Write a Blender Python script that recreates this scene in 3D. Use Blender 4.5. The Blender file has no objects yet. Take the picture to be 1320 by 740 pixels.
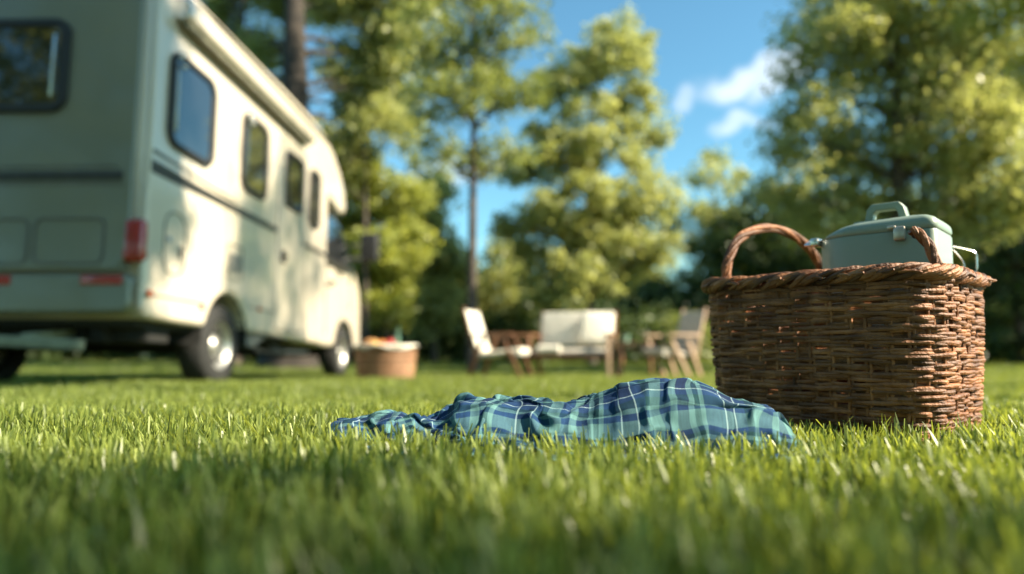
import bpy, bmesh, math, random
import numpy as np
from mathutils import Vector, Matrix
R = math.radians
C = bpy.context.scene.collection
sc = bpy.context.scene

# ------------------------------------------------------------------ camera
FPX = 885.0                       # focal length in pixels of the 1320-wide photograph
CAM_Z = 0.45
PITCH, YAW = 5.17, 1.94
cam_d = bpy.data.cameras.new('camera'); cam = bpy.data.objects.new('camera', cam_d); C.objects.link(cam)
cam_d.sensor_width = 36; cam_d.lens = FPX / 1320 * 36
cam.location = (0, 0, CAM_Z); cam.rotation_euler = (R(90 + PITCH), 0, R(YAW))
cam_d.clip_start = 0.02; cam_d.clip_end = 2000
cam_d.dof.use_dof = True; cam_d.dof.focus_distance = 1.06
cam_d.dof.aperture_fstop = 1.5; cam_d.dof.aperture_blades = 0
sc.camera = cam
CR = cam.rotation_euler.to_matrix()

def at(px, py, Y):
    d = CR @ Vector(((px - 660) / FPX, -(py - 370) / FPX, -1))
    return Vector((0, 0, CAM_Z)) + d * (Y / d.y)
def px_x(px, Y):
    return at(px, 450, Y).x

# ------------------------------------------------------------------ sky and sun
SUN_EL, SUN_AZ = 36.0, -13.0       # azimuth measured from +X towards +Y
w = bpy.data.worlds.new('World'); sc.world = w; w.use_nodes = True
nt = w.node_tree; nt.nodes.clear()
def N(nt, t, **k):
    n = nt.nodes.new(t)
    for a, b in k.items(): setattr(n, a, b)
    return n
out = N(nt, 'ShaderNodeOutputWorld'); bg = N(nt, 'ShaderNodeBackground')
sky = N(nt, 'ShaderNodeTexSky', sky_type='NISHITA'); sky.sun_disc = False
sky.sun_elevation = R(SUN_EL); sky.sun_rotation = R(90 - SUN_AZ)
sky.air_density = 1.0; sky.dust_density = 0.35; sky.ozone_density = 2.2
bg.inputs['Strength'].default_value = 0.063
tc = N(nt, 'ShaderNodeTexCoord')
def cloud_mask(cx, cy, hw, hh, tilt, soft, seed):
    """a soft noisy puff at one place of the sky"""
    c = (at(cx, cy, 1.0) - Vector((0, 0, CAM_Z))).normalized()
    right = c.cross(Vector((0, 0, 1))).normalized(); up = right.cross(c).normalized()
    ct, st = math.cos(R(tilt)), math.sin(R(tilt))
    a1 = (right * ct + up * st) / (hw / FPX); a2 = (up * ct - right * st) / (hh / FPX)
    nz = N(nt, 'ShaderNodeTexNoise'); nz.inputs['Scale'].default_value = 14 + seed; nz.inputs['Detail'].default_value = 5
    nt.links.new(tc.outputs['Generated'], nz.inputs['Vector'])
    sub = N(nt, 'ShaderNodeVectorMath', operation='SUBTRACT'); sub.inputs[1].default_value = (.5, .5, .5)
    nt.links.new(nz.outputs['Color'], sub.inputs[0])
    scl = N(nt, 'ShaderNodeVectorMath', operation='SCALE'); scl.inputs['Scale'].default_value = 0.09
    nt.links.new(sub.outputs[0], scl.inputs[0])
    nrm = N(nt, 'ShaderNodeVectorMath', operation='NORMALIZE'); nt.links.new(tc.outputs['Generated'], nrm.inputs[0])
    ad = N(nt, 'ShaderNodeVectorMath', operation='ADD'); nt.links.new(nrm.outputs[0], ad.inputs[0]); nt.links.new(scl.outputs[0], ad.inputs[1])
    su = N(nt, 'ShaderNodeVectorMath', operation='SUBTRACT'); nt.links.new(ad.outputs[0], su.inputs[0]); su.inputs[1].default_value = c
    cb = N(nt, 'ShaderNodeCombineXYZ')
    for i, a in enumerate((a1, a2, c * 2)):
        d = N(nt, 'ShaderNodeVectorMath', operation='DOT_PRODUCT'); nt.links.new(su.outputs[0], d.inputs[0]); d.inputs[1].default_value = a
        nt.links.new(d.outputs['Value'], cb.inputs[i])
    ln = N(nt, 'ShaderNodeVectorMath', operation='LENGTH'); nt.links.new(cb.outputs[0], ln.inputs[0])
    mr = N(nt, 'ShaderNodeMapRange'); mr.interpolation_type = 'SMOOTHSTEP'
    mr.inputs['From Min'].default_value = 1.25; mr.inputs['From Max'].default_value = 0.25; mr.inputs['To Max'].default_value = soft
    nt.links.new(ln.outputs['Value'], mr.inputs['Value'])
    return mr.outputs[0]
acc = None
for args in ((952, 108, 52, 21, 2, .55, 0), (1005, 90, 46, 18, 36, .5, 2), (958, 160, 34, 14, 0, .4, 4), (880, 128, 22, 13, 0, .3, 1), (1300, 118, 40, 22, 20, .6, 5), (590, 215, 60, 20, 10, .35, 3)):
    m = cloud_mask(*args)
    if acc is None: acc = m
    else:
        mx = N(nt, 'ShaderNodeMath', operation='MAXIMUM'); nt.links.new(acc, mx.inputs[0]); nt.links.new(m, mx.inputs[1]); acc = mx.outputs[0]
mixc = N(nt, 'ShaderNodeMix', data_type='RGBA'); mixc.inputs['B'].default_value = (7.5, 7.7, 7.9, 1)
grade = N(nt, 'ShaderNodeMix', data_type='RGBA', blend_type='MULTIPLY'); grade.inputs['Factor'].default_value = 1; grade.inputs['B'].default_value = (.76, 1.18, 1.10, 1)
nt.links.new(sky.outputs[0], grade.inputs['A'])
nt.links.new(acc, mixc.inputs['Factor']); nt.links.new(grade.outputs['Result'], mixc.inputs['A'])
nt.links.new(mixc.outputs['Result'], bg.inputs['Color']); nt.links.new(bg.outputs[0], out.inputs['Surface'])

sun_d = bpy.data.lights.new('sun', 'SUN'); sun = bpy.data.objects.new('sun', sun_d); C.objects.link(sun)
sun_d.energy = 5.0; sun_d.angle = R(0.75); sun_d.color = (1.0, 0.87, 0.66)
SD = Vector((math.cos(R(SUN_EL)) * math.cos(R(SUN_AZ)), math.cos(R(SUN_EL)) * math.sin(R(SUN_AZ)), math.sin(R(SUN_EL))))
sun.rotation_euler = SD.to_track_quat('Z', 'Y').to_euler(); sun.location = SD * 50
sc.view_settings.view_transform = 'Standard'; sc.view_settings.look = 'None'
sc.view_settings.exposure = 1.68; sc.view_settings.gamma = 1
sc.render.engine = 'CYCLES'
sc.cycles.max_bounces = 8; sc.cycles.transmission_bounces = 6; sc.cycles.transparent_max_bounces = 12
sc.cycles.use_denoising = True; sc.cycles.sample_clamp_indirect = 6

# ------------------------------------------------------------------ materials
def mat(name, col, rough=.6, col2=None, scale=8, metal=0, coat=0, bump=0, bscale=None, spec=.5, tint=0, coord='Object', trans=0, sheen=0, detail=6, coat_r=.05):
    m = bpy.data.materials.new(name); m.use_nodes = True
    t = m.node_tree; b = t.nodes['Principled BSDF']; L = t.links
    b.inputs['Roughness'].default_value = rough; b.inputs['Metallic'].default_value = metal
    b.inputs['Coat Weight'].default_value = coat; b.inputs['Coat Roughness'].default_value = coat_r
    b.inputs['Specular IOR Level'].default_value = spec; b.inputs['Sheen Weight'].default_value = sheen
    b.inputs['Transmission Weight'].default_value = trans
    c2 = col2 or tuple(c * .72 for c in col)
    tcn = N(t, 'ShaderNodeTexCoord'); nz = N(t, 'ShaderNodeTexNoise'); nz.inputs['Scale'].default_value = scale; nz.inputs['Detail'].default_value = detail
    L.new(tcn.outputs[coord], nz.inputs['Vector'])
    cr = N(t, 'ShaderNodeValToRGB'); cr.color_ramp.elements[0].position = .36; cr.color_ramp.elements[1].position = .66
    cr.color_ramp.elements[0].color = (*c2, 1); cr.color_ramp.elements[1].color = (*col, 1)
    L.new(nz.outputs['Fac'], cr.inputs['Fac'])
    o = cr.outputs['Color']
    if tint:
        at_ = N(t, 'ShaderNodeAttribute', attribute_name='tint')
        mr = N(t, 'ShaderNodeMapRange'); mr.inputs['To Min'].default_value = 1 - tint; mr.inputs['To Max'].default_value = 1 + tint
        L.new(at_.outputs['Fac'], mr.inputs['Value'])
        vm = N(t, 'ShaderNodeVectorMath', operation='SCALE'); L.new(o, vm.inputs[0]); L.new(mr.outputs[0], vm.inputs['Scale']); o = vm.outputs[0]
    L.new(o, b.inputs['Base Color'])
    if bump:
        bn = N(t, 'ShaderNodeTexNoise'); bn.inputs['Scale'].default_value = bscale or scale * 6; bn.inputs['Detail'].default_value = 5
        L.new(tcn.outputs[coord], bn.inputs['Vector'])
        bp = N(t, 'ShaderNodeBump'); bp.inputs['Strength'].default_value = bump; bp.inputs['Distance'].default_value = .01
        L.new(bn.outputs['Fac'], bp.inputs['Height']); L.new(bp.outputs[0], b.inputs['Normal'])
    return m

def leaf_mat(name, cola, colb, transl=.45, rough=.45, hue=None):
    """thin leaf or blade: diffuse and gloss in front, light coming through from behind; every leaf has its own tint"""
    m = bpy.data.materials.new(name); m.use_nodes = True
    t = m.node_tree; L = t.links; t.nodes.clear()
    o = N(t, 'ShaderNodeOutputMaterial'); b = N(t, 'ShaderNodeBsdfPrincipled'); tr = N(t, 'ShaderNodeBsdfTranslucent'); mx = N(t, 'ShaderNodeMixShader')
    at_ = N(t, 'ShaderNodeAttribute', attribute_name='tint')
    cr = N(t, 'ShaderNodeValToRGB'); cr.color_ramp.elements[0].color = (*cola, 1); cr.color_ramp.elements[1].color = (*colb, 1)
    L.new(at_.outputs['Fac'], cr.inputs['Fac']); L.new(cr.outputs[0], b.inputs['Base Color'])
    b.inputs['Roughness'].default_value = rough; b.inputs['Specular IOR Level'].default_value = .55
    sc_ = N(t, 'ShaderNodeMix', data_type='RGBA', blend_type='MULTIPLY'); sc_.inputs['Factor'].default_value = 1
    sc_.inputs['B'].default_value = (1.25, 1.18, .72, 1) if hue is None else (*hue, 1)
    L.new(cr.outputs[0], sc_.inputs['A']); L.new(sc_.outputs['Result'], tr.inputs['Color'])
    mx.inputs[0].default_value = transl
    L.new(b.outputs[0], mx.inputs[1]); L.new(tr.outputs[0], mx.inputs[2]); L.new(mx.outputs[0], o.inputs['Surface'])
    return m

# ------------------------------------------------------------------ helpers
def lin(o): C.objects.link(o); return o
def tag(o, label, cat, group=None):
    o['label'] = label; o['category'] = cat
    if group: o['group'] = group
    return o
def empty(name, loc, rz=0, rx=0):
    o = bpy.data.objects.new(name, None); o.empty_display_size = .1; o.location = loc; o.rotation_euler = (rx, 0, rz); return lin(o)
def raw(name, V, F, material, parent=None, smooth=True, attr=None, uv=None):
    me = bpy.data.meshes.new(name); V = np.asarray(V, dtype=np.float32)
    if isinstance(F, np.ndarray):
        n, k = F.shape
        me.vertices.add(len(V)); me.vertices.foreach_set('co', V.ravel())
        me.loops.add(n * k); me.loops.foreach_set('vertex_index', F.ravel().astype(np.int32))
        me.polygons.add(n); me.polygons.foreach_set('loop_start', np.arange(0, n * k, k, dtype=np.int32))
        me.update(calc_edges=True)
    else:
        me.from_pydata([tuple(v) for v in V], [], F)
    me.validate()
    if smooth: me.polygons.foreach_set('use_smooth', np.ones(len(me.polygons), dtype=bool))
    if attr is not None:
        a = me.attributes.new('tint', 'FLOAT', 'POINT'); a.data.foreach_set('value', np.asarray(attr, dtype=np.float32))
    if uv is not None:
        ul = me.uv_layers.new(name='UVMap'); idx = np.zeros(len(me.loops), dtype=np.int32); me.loops.foreach_get('vertex_index', idx)
        ul.data.foreach_set('uv', np.asarray(uv, dtype=np.float32)[idx].ravel())
    me.materials.append(material)
    o = bpy.data.objects.new(name, me); lin(o)
    if parent: o.parent = parent
    return o

class MB:
    """collects shapes, then links them as one mesh object"""
    def __init__(s): s.V = []; s.F = []; s.T = []; s.n = 0
    def add(s, V, F, t=.5):
        V = [tuple(v) for v in V]; s.V += V; s.F += [tuple(i + s.n for i in f) for f in F]; s.T += [t] * len(V); s.n += len(V)
    def box(s, c, d, M=None, bev=0, t=.5, seg=2):
        bm = bmesh.new(); bmesh.ops.create_cube(bm, size=1)
        bmesh.ops.scale(bm, vec=d, verts=bm.verts)
        if bev: bmesh.ops.bevel(bm, geom=bm.edges[:], offset=min(bev, min(d) * .49), segments=seg, affect='EDGES', profile=.5)
        if M is not None: bmesh.ops.transform(bm, matrix=M.to_4x4(), verts=bm.verts)
        bm.verts.index_update()
        s.add([v.co + Vector(c) for v in bm.verts], [[v.index for v in f.verts] for f in bm.faces], t); bm.free()
    def bar(s, a, b, wy, wz, bev=.004, t=.5):
        a = Vector(a); b = Vector(b); d = b - a; q = d.to_track_quat('X', 'Z').to_matrix()
        s.box((a + b) / 2, (d.length, wy, wz), q, bev, t)
    def tube(s, pts, r, sides=8, t=.5, closed=False, ry=None):
        P = np.array([tuple(p) for p in pts], float); n = len(P)
        rr = np.broadcast_to(np.asarray(r, float), (n,)) if np.ndim(r) <= 1 else r
        if closed: T = np.roll(P, -1, 0) - np.roll(P, 1, 0)
        else: T = np.gradient(P, axis=0)
        T /= np.linalg.norm(T, axis=1)[:, None] + 1e-12
        ref = np.array((0, 0, 1.0)) if abs(T[:, 2]).mean() < .7 else np.array((1.0, 0.13, 0))
        U = np.cross(T, ref); U /= np.linalg.norm(U, axis=1)[:, None] + 1e-12; W = np.cross(U, T)
        a = np.arange(sides) * 2 * math.pi / sides
        k = 1 if ry is None else ry
        V = P[:, None] + rr[:, None, None] * (np.cos(a)[None, :, None] * U[:, None] + k * np.sin(a)[None, :, None] * W[:, None])
        F = []
        m = n if closed else n - 1
        for i in range(m):
            j = (i + 1) % n
            for q in range(sides):
                q2 = (q + 1) % sides; F.append((i * sides + q, i * sides + q2, j * sides + q2, j * sides + q))
        if not closed:
            F.append(tuple(range(sides))[::-1]); F.append(tuple((n - 1) * sides + q for q in range(sides)))
        s.add(V.reshape(-1, 3), F, t)
    def lathe(s, prof, c=(0, 0, 0), axis='Z', seg=32, t=.5, sx=1, sy=1):
        V = []; F = []
        for r, z in prof:
            for k in range(seg):
                a = 2 * math.pi * k / seg; x, y = r * math.cos(a) * sx, r * math.sin(a) * sy
                V.append((x, y, z) if axis == 'Z' else (z, x, y))
        n = len(prof)
        for i in range(n - 1):
            for k in range(seg):
                k2 = (k + 1) % seg; f = (i * seg + k, i * seg + k2, (i + 1) * seg + k2, (i + 1) * seg + k); F.append(f)
        V = [Vector(v) + Vector(c) for v in V]; s.add(V, F, t)
    def prism(s, poly, axis, a, b, t=.5):
        """poly in the plane across axis, extruded from a to b"""
        def P(u, v, w): return (w, u, v) if axis == 'X' else ((u, w, v) if axis == 'Y' else (u, v, w))
        n = len(poly); V = [P(u, v, a) for u, v in poly] + [P(u, v, b) for u, v in poly]
        s.add(V, [tuple(range(n))[::-1], tuple(range(n, 2 * n))] + [(i, (i + 1) % n, (i + 1) % n + n, i + n) for i in range(n)], t)
    def ball(s, c, r, t=.5, seg=12):
        prof = [(math.sin(math.pi * i / seg) * 1.0, -math.cos(math.pi * i / seg)) for i in range(seg + 1)]
        r = (r, r, r) if not hasattr(r, '__len__') else r
        V = []; F = []
        for pr, pz in prof:
            for k in range(seg * 2):
                a = math.pi * k / seg; V.append((c[0] + r[0] * pr * math.cos(a), c[1] + r[1] * pr * math.sin(a), c[2] + r[2] * pz))
        n = seg * 2
        for i in range(seg):
            for k in range(n): F.append((i * n + k, i * n + (k + 1) % n, (i + 1) * n + (k + 1) % n, (i + 1) * n + k))
        s.add(V, F, t)
    def build(s, name, m, parent=None, smooth=True, bevel=0, seg=3, ang=35):
        me = bpy.data.meshes.new(name); me.from_pydata(s.V, [], s.F); me.validate()
        a = me.attributes.new('tint', 'FLOAT', 'POINT'); a.data.foreach_set('value', s.T)
        bm = bmesh.new(); bm.from_mesh(me)
        bmesh.ops.remove_doubles(bm, verts=bm.verts, dist=1e-6)
        bmesh.ops.recalc_face_normals(bm, faces=bm.faces); bm.to_mesh(me); bm.free()
        me.materials.append(m); o = bpy.data.objects.new(name, me); lin(o)
        if parent: o.parent = parent
        if bevel:
            b = o.modifiers.new('b', 'BEVEL'); b.width = bevel; b.segments = seg; b.limit_method = 'ANGLE'; b.angle_limit = R(ang)
        if smooth:
            me.polygons.foreach_set('use_smooth', np.ones(len(me.polygons), dtype=bool))
            if bevel:
                wn = o.modifiers.new('w', 'WEIGHTED_NORMAL'); wn.keep_sharp = True
            else:
                me.set_sharp_from_angle(angle=R(40))
        return o

def rrect(w, h, r, n=6, cx=0, cy=0):
    """rounded rectangle outline; r is one radius or four (tr, tl, bl, br)"""
    rs = (r,) * 4 if not hasattr(r, '__len__') else r; P = []
    for q, (sx, sy) in enumerate(((1, 1), (-1, 1), (-1, -1), (1, -1))):
        rr = rs[q]; ox, oy = cx + sx * (w / 2 - rr), cy + sy * (h / 2 - rr)
        for i in range(n + 1):
            a = math.pi / 2 * (q + i / n); P.append((ox + rr * math.cos(a), oy + rr * math.sin(a)))
    return P

rng = np.random.default_rng(7)

# ------------------------------------------------------------------ ground
_gy = np.array([-60, -2, 0, 1.2, 2, 3, 4.2, 5.8, 9.5, 11, 14, 60, 900.])
_gd = np.array([.16, .148, .146, .158, .205, .25, .283, .317, .397, .425, .44, .46, .46])
_fy = np.concatenate([np.linspace(-60, -3, 30), np.linspace(-2.9, 16, 400), np.linspace(17, 900, 100)])
_fd = np.interp(_fy, _gy, _gd)
_k = np.ones(13) / 13
_sm = _fd.copy(); _sm[20:450] = np.convolve(np.pad(_fd, 6, 'edge'), _k, 'valid')[20:450]
def gz(x, y):
    x = np.asarray(x, float); y = np.asarray(y, float)
    un = .006 * np.sin(x * 2.1 + 1.3 * np.sin(y * .9)) * np.cos(y * 1.7) + .012 * np.sin(x * .45 + 2) * np.sin(y * .37)
    return CAM_Z - np.interp(y, _fy, _sm) + un
def G(x, y): return float(gz(x, y))

m_soil = mat('lawn_soil', (.050, .075, .018), .9, (.030, .045, .012), scale=9, bump=.5)
xs = np.concatenate([[-900, -300, -120, -60], np.linspace(-30, -6, 40), np.linspace(-5.8, 5.8, 150), np.linspace(6, 30, 40), [60, 120, 300, 900]])
ys = np.concatenate([[-300, -60, -20], np.linspace(-6, 16, 220), np.linspace(16.6, 60, 60), [90, 150, 300, 900]])
X, Y = np.meshgrid(xs, ys); Z = gz(X, Y)
nx, ny = len(xs), len(ys); idx = np.arange(nx * ny).reshape(ny, nx)
F = np.stack([idx[:-1, :-1], idx[:-1, 1:], idx[1:, 1:], idx[1:, :-1]], -1).reshape(-1, 4)
ground = raw('ground', np.stack([X, Y, Z], -1).reshape(-1, 3), F, m_soil); ground['kind'] = 'structure'

# ------------------------------------------------------------------ trees
m_leafs = [leaf_mat('leaf_bright', (.24, .28, .085), (.50, .53, .26), .52),
           leaf_mat('leaf_mid', (.14, .19, .05), (.33, .37, .13), .5),
           leaf_mat('leaf_dark', (.035, .075, .024), (.12, .165, .05), .38),
           leaf_mat('leaf_yellow', (.20, .25, .045), (.44, .47, .14), .55)]
m_bark = mat('bark', (.10, .078, .06), .9, (.045, .035, .028), scale=5, bump=1, bscale=30)
m_bark_d = mat('dark_bark', (.05, .04, .032), .95, (.022, .018, .015), scale=5, bump=1, bscale=30)
m_bark_l = mat('bark_pale', (.26, .21, .16), .9, (.12, .095, .07), scale=6, bump=.8, bscale=30)

def leaves_mesh(name, centers, radii, per, size, m, parent, r, flat=.75):
    n = len(centers) * per
    c = np.repeat(centers, per, 0); rad = np.repeat(radii, per)[:, None]
    d = r.normal(size=(n, 3)); d /= np.linalg.norm(d, axis=1)[:, None]
    d *= (r.random(n) ** .45)[:, None] * rad; d[:, 2] *= flat
    P = c + d
    nrm = r.normal(size=(n, 3)) + np.array((0, 0, .8)) + d / (rad + 1e-6) * .8
    nrm /= np.linalg.norm(nrm, axis=1)[:, None]
    u = np.cross(nrm, r.normal(size=(n, 3))); u /= np.linalg.norm(u, axis=1)[:, None] + 1e-9; v = np.cross(nrm, u)
    s = size * (.6 + .8 * r.random(n))[:, None]
    V = np.stack([P - u * s * .62, P + v * s * .34 + nrm * s * .05, P + u * s * .62 - nrm * s * .08, P - v * s * .34 + nrm * s * .05], 1).reshape(-1, 3)
    F = np.arange(n * 4).reshape(-1, 4)
    t = np.repeat(np.clip(np.repeat(r.random(len(centers)), per) * .45 + r.random(n) * .55, 0, 1), 4)
    return raw(name, V, F, m, parent, smooth=False, attr=t)

def tree(label, cat, x, y, H, tr, blobs, nclump, per, size, lm, seed, bark=None, lean=(0, 0), clump=.55, group=None, limbs=True, name='tree', lf=1):
    """blobs: crown volumes (dx, dy, z, rx, rz) in metres relative to the trunk foot"""
    r = np.random.default_rng(seed); g = G(x, y) - .05
    root = empty(name, (x, y, g)); tag(root, label, cat, group)
    mb = MB(); n = 14; ph = r.random(2) * 6
    zs = np.linspace(0, H * .93, n)
    tx = lean[0] * (zs / H) ** 1.3 + .012 * H * np.sin(zs / H * 5 + ph[0]) * (zs / H); ty = lean[1] * (zs / H) + .010 * H * np.sin(zs / H * 4 + ph[1]) * (zs / H)
    rad = tr * (1 - .88 * (zs / zs[-1]) ** 1.1); rad[0] *= 1.35
    mb.tube(np.stack([tx, ty, zs], 1), rad, 10)
    bl = np.array(blobs, float)
    vol = bl[:, 3] ** 2 * bl[:, 4]; which = r.choice(len(bl), nclump, p=vol / vol.sum())
    b = bl[which]; d = r.normal(size=(nclump, 3)); d /= np.linalg.norm(d, axis=1)[:, None]
    q = (.35 + .65 * r.random(nclump) ** .5)[:, None]
    cc = np.stack([b[:, 0] + d[:, 0] * q[:, 0] * b[:, 3], b[:, 1] + d[:, 1] * q[:, 0] * b[:, 3], b[:, 2] + d[:, 2] * q[:, 0] * b[:, 4]], 1)
    cc[:, 2] = np.maximum(cc[:, 2], .25)
    if limbs:
        for k in range(0, nclump, max(1, nclump // 46)):
            c = cc[k]; z0 = max(.35, min(c[2] - .25 * abs(c[0]) - .4, H * .88)); 
            a = np.array([np.interp(z0, zs, tx), np.interp(z0, zs, ty), z0]); L = np.linalg.norm(c - a)
            mid = (a + c) / 2 + np.array([0, 0, .12 * L]) + r.normal(size=3) * .06 * L
            ts = np.linspace(0, 1, 7)[:, None]
            P = (1 - ts) ** 2 * a + 2 * ts * (1 - ts) * mid + ts ** 2 * c
            r0 = min(np.interp(z0, zs, rad) * .55, .02 + .016 * L)
            mb.tube(P, np.linspace(r0, r0 * .2, 7), 5)
    mb.build('trunk', bark or m_bark, root)
    leaves_mesh('crown', cc, clump * 1.0 * (.6 + .8 * r.random(nclump)), int(per * 1.4), size * .84, lm, root, r)
    return root

def crown(x0, x1, y0, y1, Y, k=5, seed=0, shape=1.0):
    """blobs filling a crown that spans a certain width and height at distance Y: returned relative to a foot at the middle"""
    xa, xb = px_x(x0, Y), px_x(x1, Y); xm = (xa + xb) / 2; za = at(660, y1, Y).z; zb = at(660, y0, Y).z
    r = np.random.default_rng(seed); out = []
    W = (xb - xa) / 2; Hh = (zb - za)
    for i in range(k):
        f = (i + .5) / k; wz = W * (math.sin(math.pi * (f * .82 + .13)) ** .6) * shape
        out.append((r.uniform(-.25, .25) * W, r.uniform(-.2, .2) * W, za + Hh * f, wz * r.uniform(.72, .9), Hh / k * .85))
    return xm, out, zb

def lobes(L, Y, trunk_px, dy=0):
    """crown volumes given as (px, py, half width, half height) at distance Y"""
    xt = px_x(trunk_px, Y); k = Y / FPX; g = G(xt, Y) - .05
    return xt, [(at(a, c, Y).x - xt, dy + (i % 3 - 1) * .3, at(a, c, Y).z - g, w_ * k, h_ * k) for i, (a, c, w_, h_) in enumerate(L)]
def ltree(label, L, Y, trunk_px, H, tr, n, per, size, lm, seed, dy=0, **kw):
    xt, bl = lobes(L, Y, trunk_px, dy)
    return tree(label, 'tree', xt, Y, H, tr, bl, n, per, size, m_leafs[lm], seed, **kw)
def ptree(label, cat, x0, x1, y0, y1, Y, tr, n, per, size, lm, seed, k=5, trunk_px=None, **kw):
    xm, bl, zb = crown(x0, x1, y0, y1, Y, k, seed)
    if trunk_px is not None:
        xt = px_x(trunk_px, Y); bl = [(b[0] + xm - xt, *b[1:]) for b in bl]; xm = xt
    return tree(label, cat, xm, Y, zb - .25, tr, bl, n, per, size, m_leafs[lm], seed, **kw)

GT = 'woodland trees at the edge of the lawn'
# the trees that show one by one
ltree('tall tree with thick dark trunk rising behind the camper roof', [(300, 60, 55, 60), (440, 40, 60, 70), (350, -120, 110, 90), (480, -60, 70, 70), (330, 120, 50, 40), (450, 130, 45, 45)], 14.5, 372, 12.5, .50, 230, 60, .13, 1, 11, dy=1.9, bark=m_bark_d, group=GT, clump=.5)
ltree('tree with thinner dark trunk behind the camper roof, left of the thick trunk', [(290, 10, 60, 60), (220, -60, 80, 80), (340, -90, 70, 70)], 17, 300, 12, .20, 130, 60, .14, 1, 12, dy=1.5, group=GT, clump=.6)
ltree('slender tree with bare thin trunk and sparse dark leaves rising behind the leftmost camp chair', [(560, 45, 45, 35), (660, 30, 50, 40), (600, -60, 80, 60), (570, 130, 42, 35), (660, 110, 45, 30), (640, 195, 40, 28), (560, 190, 25, 20), (610, -180, 60, 60), (605, 60, 50, 45), (612, 135, 44, 38), (600, 205, 38, 28), (560, 90, 35, 30)], 12.5, 610, 9.5, .105, 235, 46, .11, 1, 13, group=GT, clump=.40, lean=(-.18, 0))
ltree('bright pale green tree with full rounded crown in the middle, above the canvas bench', [(790, 75, 52, 50), (730, 120, 45, 40), (825, 150, 42, 45), (760, 185, 60, 45), (690, 205, 48, 42), (830, 245, 50, 45), (740, 270, 65, 45), (680, 300, 38, 35), (800, 325, 60, 40), (735, 365, 62, 38), (850, 320, 30, 28)], 18.5, 762, 8.6, .13, 320, 60, .17, 0, 14, group=GT, clump=.46)
ltree('small green tree low between the bright middle tree and the big right tree', [(925, 235, 32, 34), (900, 290, 45, 40), (950, 300, 40, 40), (920, 360, 55, 40)], 26, 922, 6.6, .12, 90, 60, .2, 0, 15, group=GT, clump=.6)
ltree('huge broad tree with bright crown filling the upper right, behind the basket', [(1060, 60, 68, 60), (1130, -30, 90, 70), (1180, 80, 80, 70), (1250, 20, 80, 70), (1050, 165, 62, 50), (1130, 190, 70, 50), (1220, 170, 80, 60), (1020, 235, 48, 38), (1100, 270, 70, 40), (1280, 250, 70, 60), (1200, 270, 60, 50), (1300, 110, 70, 60)], 14, 1170, 8.2, .24, 520, 64, .13, 0, 16, group=GT, clump=.48)
ltree('near yellow green tree with leaves hanging into the upper right corner', [(1290, 10, 60, 45), (1380, 60, 60, 60), (1230, -60, 60, 40), (1350, -80, 90, 80), (1450, -20, 80, 80), (1430, 130, 60, 60)], 10.8, 1450, 8.0, .16, 170, 60, .10, 3, 17, group=GT, clump=.38)
ltree('tall light green tree behind the camper cab, right of the thick trunk', [(450, 20, 45, 50), (520, 70, 42, 45), (470, 120, 48, 45), (540, 0, 40, 40), (500, 180, 40, 38), (430, 200, 40, 45), (480, -80, 80, 60)], 16.5, 470, 8.8, .08, 260, 60, .14, 0, 18, dy=-.5, group=GT, clump=.45)
ltree('rounded light green tree right of the camper mirror', [(460, 235, 40, 38), (510, 260, 42, 36), (450, 310, 42, 38), (510, 330, 48, 38), (480, 390, 50, 35)], 18, 500, 5.2, .10, 200, 60, .16, 3, 19, dy=-.4, group=GT, clump=.45)
ltree('small bright green tree left of the slender bare trunk', [(555, 265, 38, 30), (540, 320, 48, 38), (580, 350, 34, 34), (545, 395, 50, 34)], 20, 560, 5.0, .09, 170, 60, .16, 0, 20, group=GT, clump=.48)
ltree('slim young tree with pale bare stem beside the camper front', [(520, 150, 34, 34), (560, 215, 30, 26), (500, 60, 34, 34)], 22, 487, 8.5, .09, 46, 50, .16, 1, 21, group=GT, bark=m_bark_l, clump=.45)
ltree('mid green tree left of the bright middle tree and right of the slender trunk', [(650, 345, 36, 30), (640, 395, 48, 36), (690, 400, 40, 36)], 22, 655, 4.4, .10, 110, 60, .17, 0, 22, group=GT, clump=.5)
ltree('dark tree behind the big right tree, left side of its crown', [(1000, 270, 50, 40), (960, 330, 50, 45), (1050, 320, 60, 45), (1010, 390, 70, 40)], 24, 1005, 6.2, .15, 130, 60, .19, 2, 23, group=GT, clump=.65)
ltree('pale green tree behind the wicker basket handle, below the huge right crown', [(1150, 290, 60, 40), (1230, 310, 50, 35), (1100, 330, 50, 36)], 22, 1160, 5.4, .13, 90, 60, .17, 1, 24, group=GT, clump=.55)
ltree('tree at the right edge beyond the basket, its shade put in as dark leaves', [(1300, 300, 50, 45), (1350, 330, 60, 60), (1290, 370, 50, 50), (1320, 420, 60, 40)], 19, 1315, 5.0, .14, 130, 60, .16, 2, 25, group=GT, clump=.5)  # dark leaf colour stands for the shadow over this greenery
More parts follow.
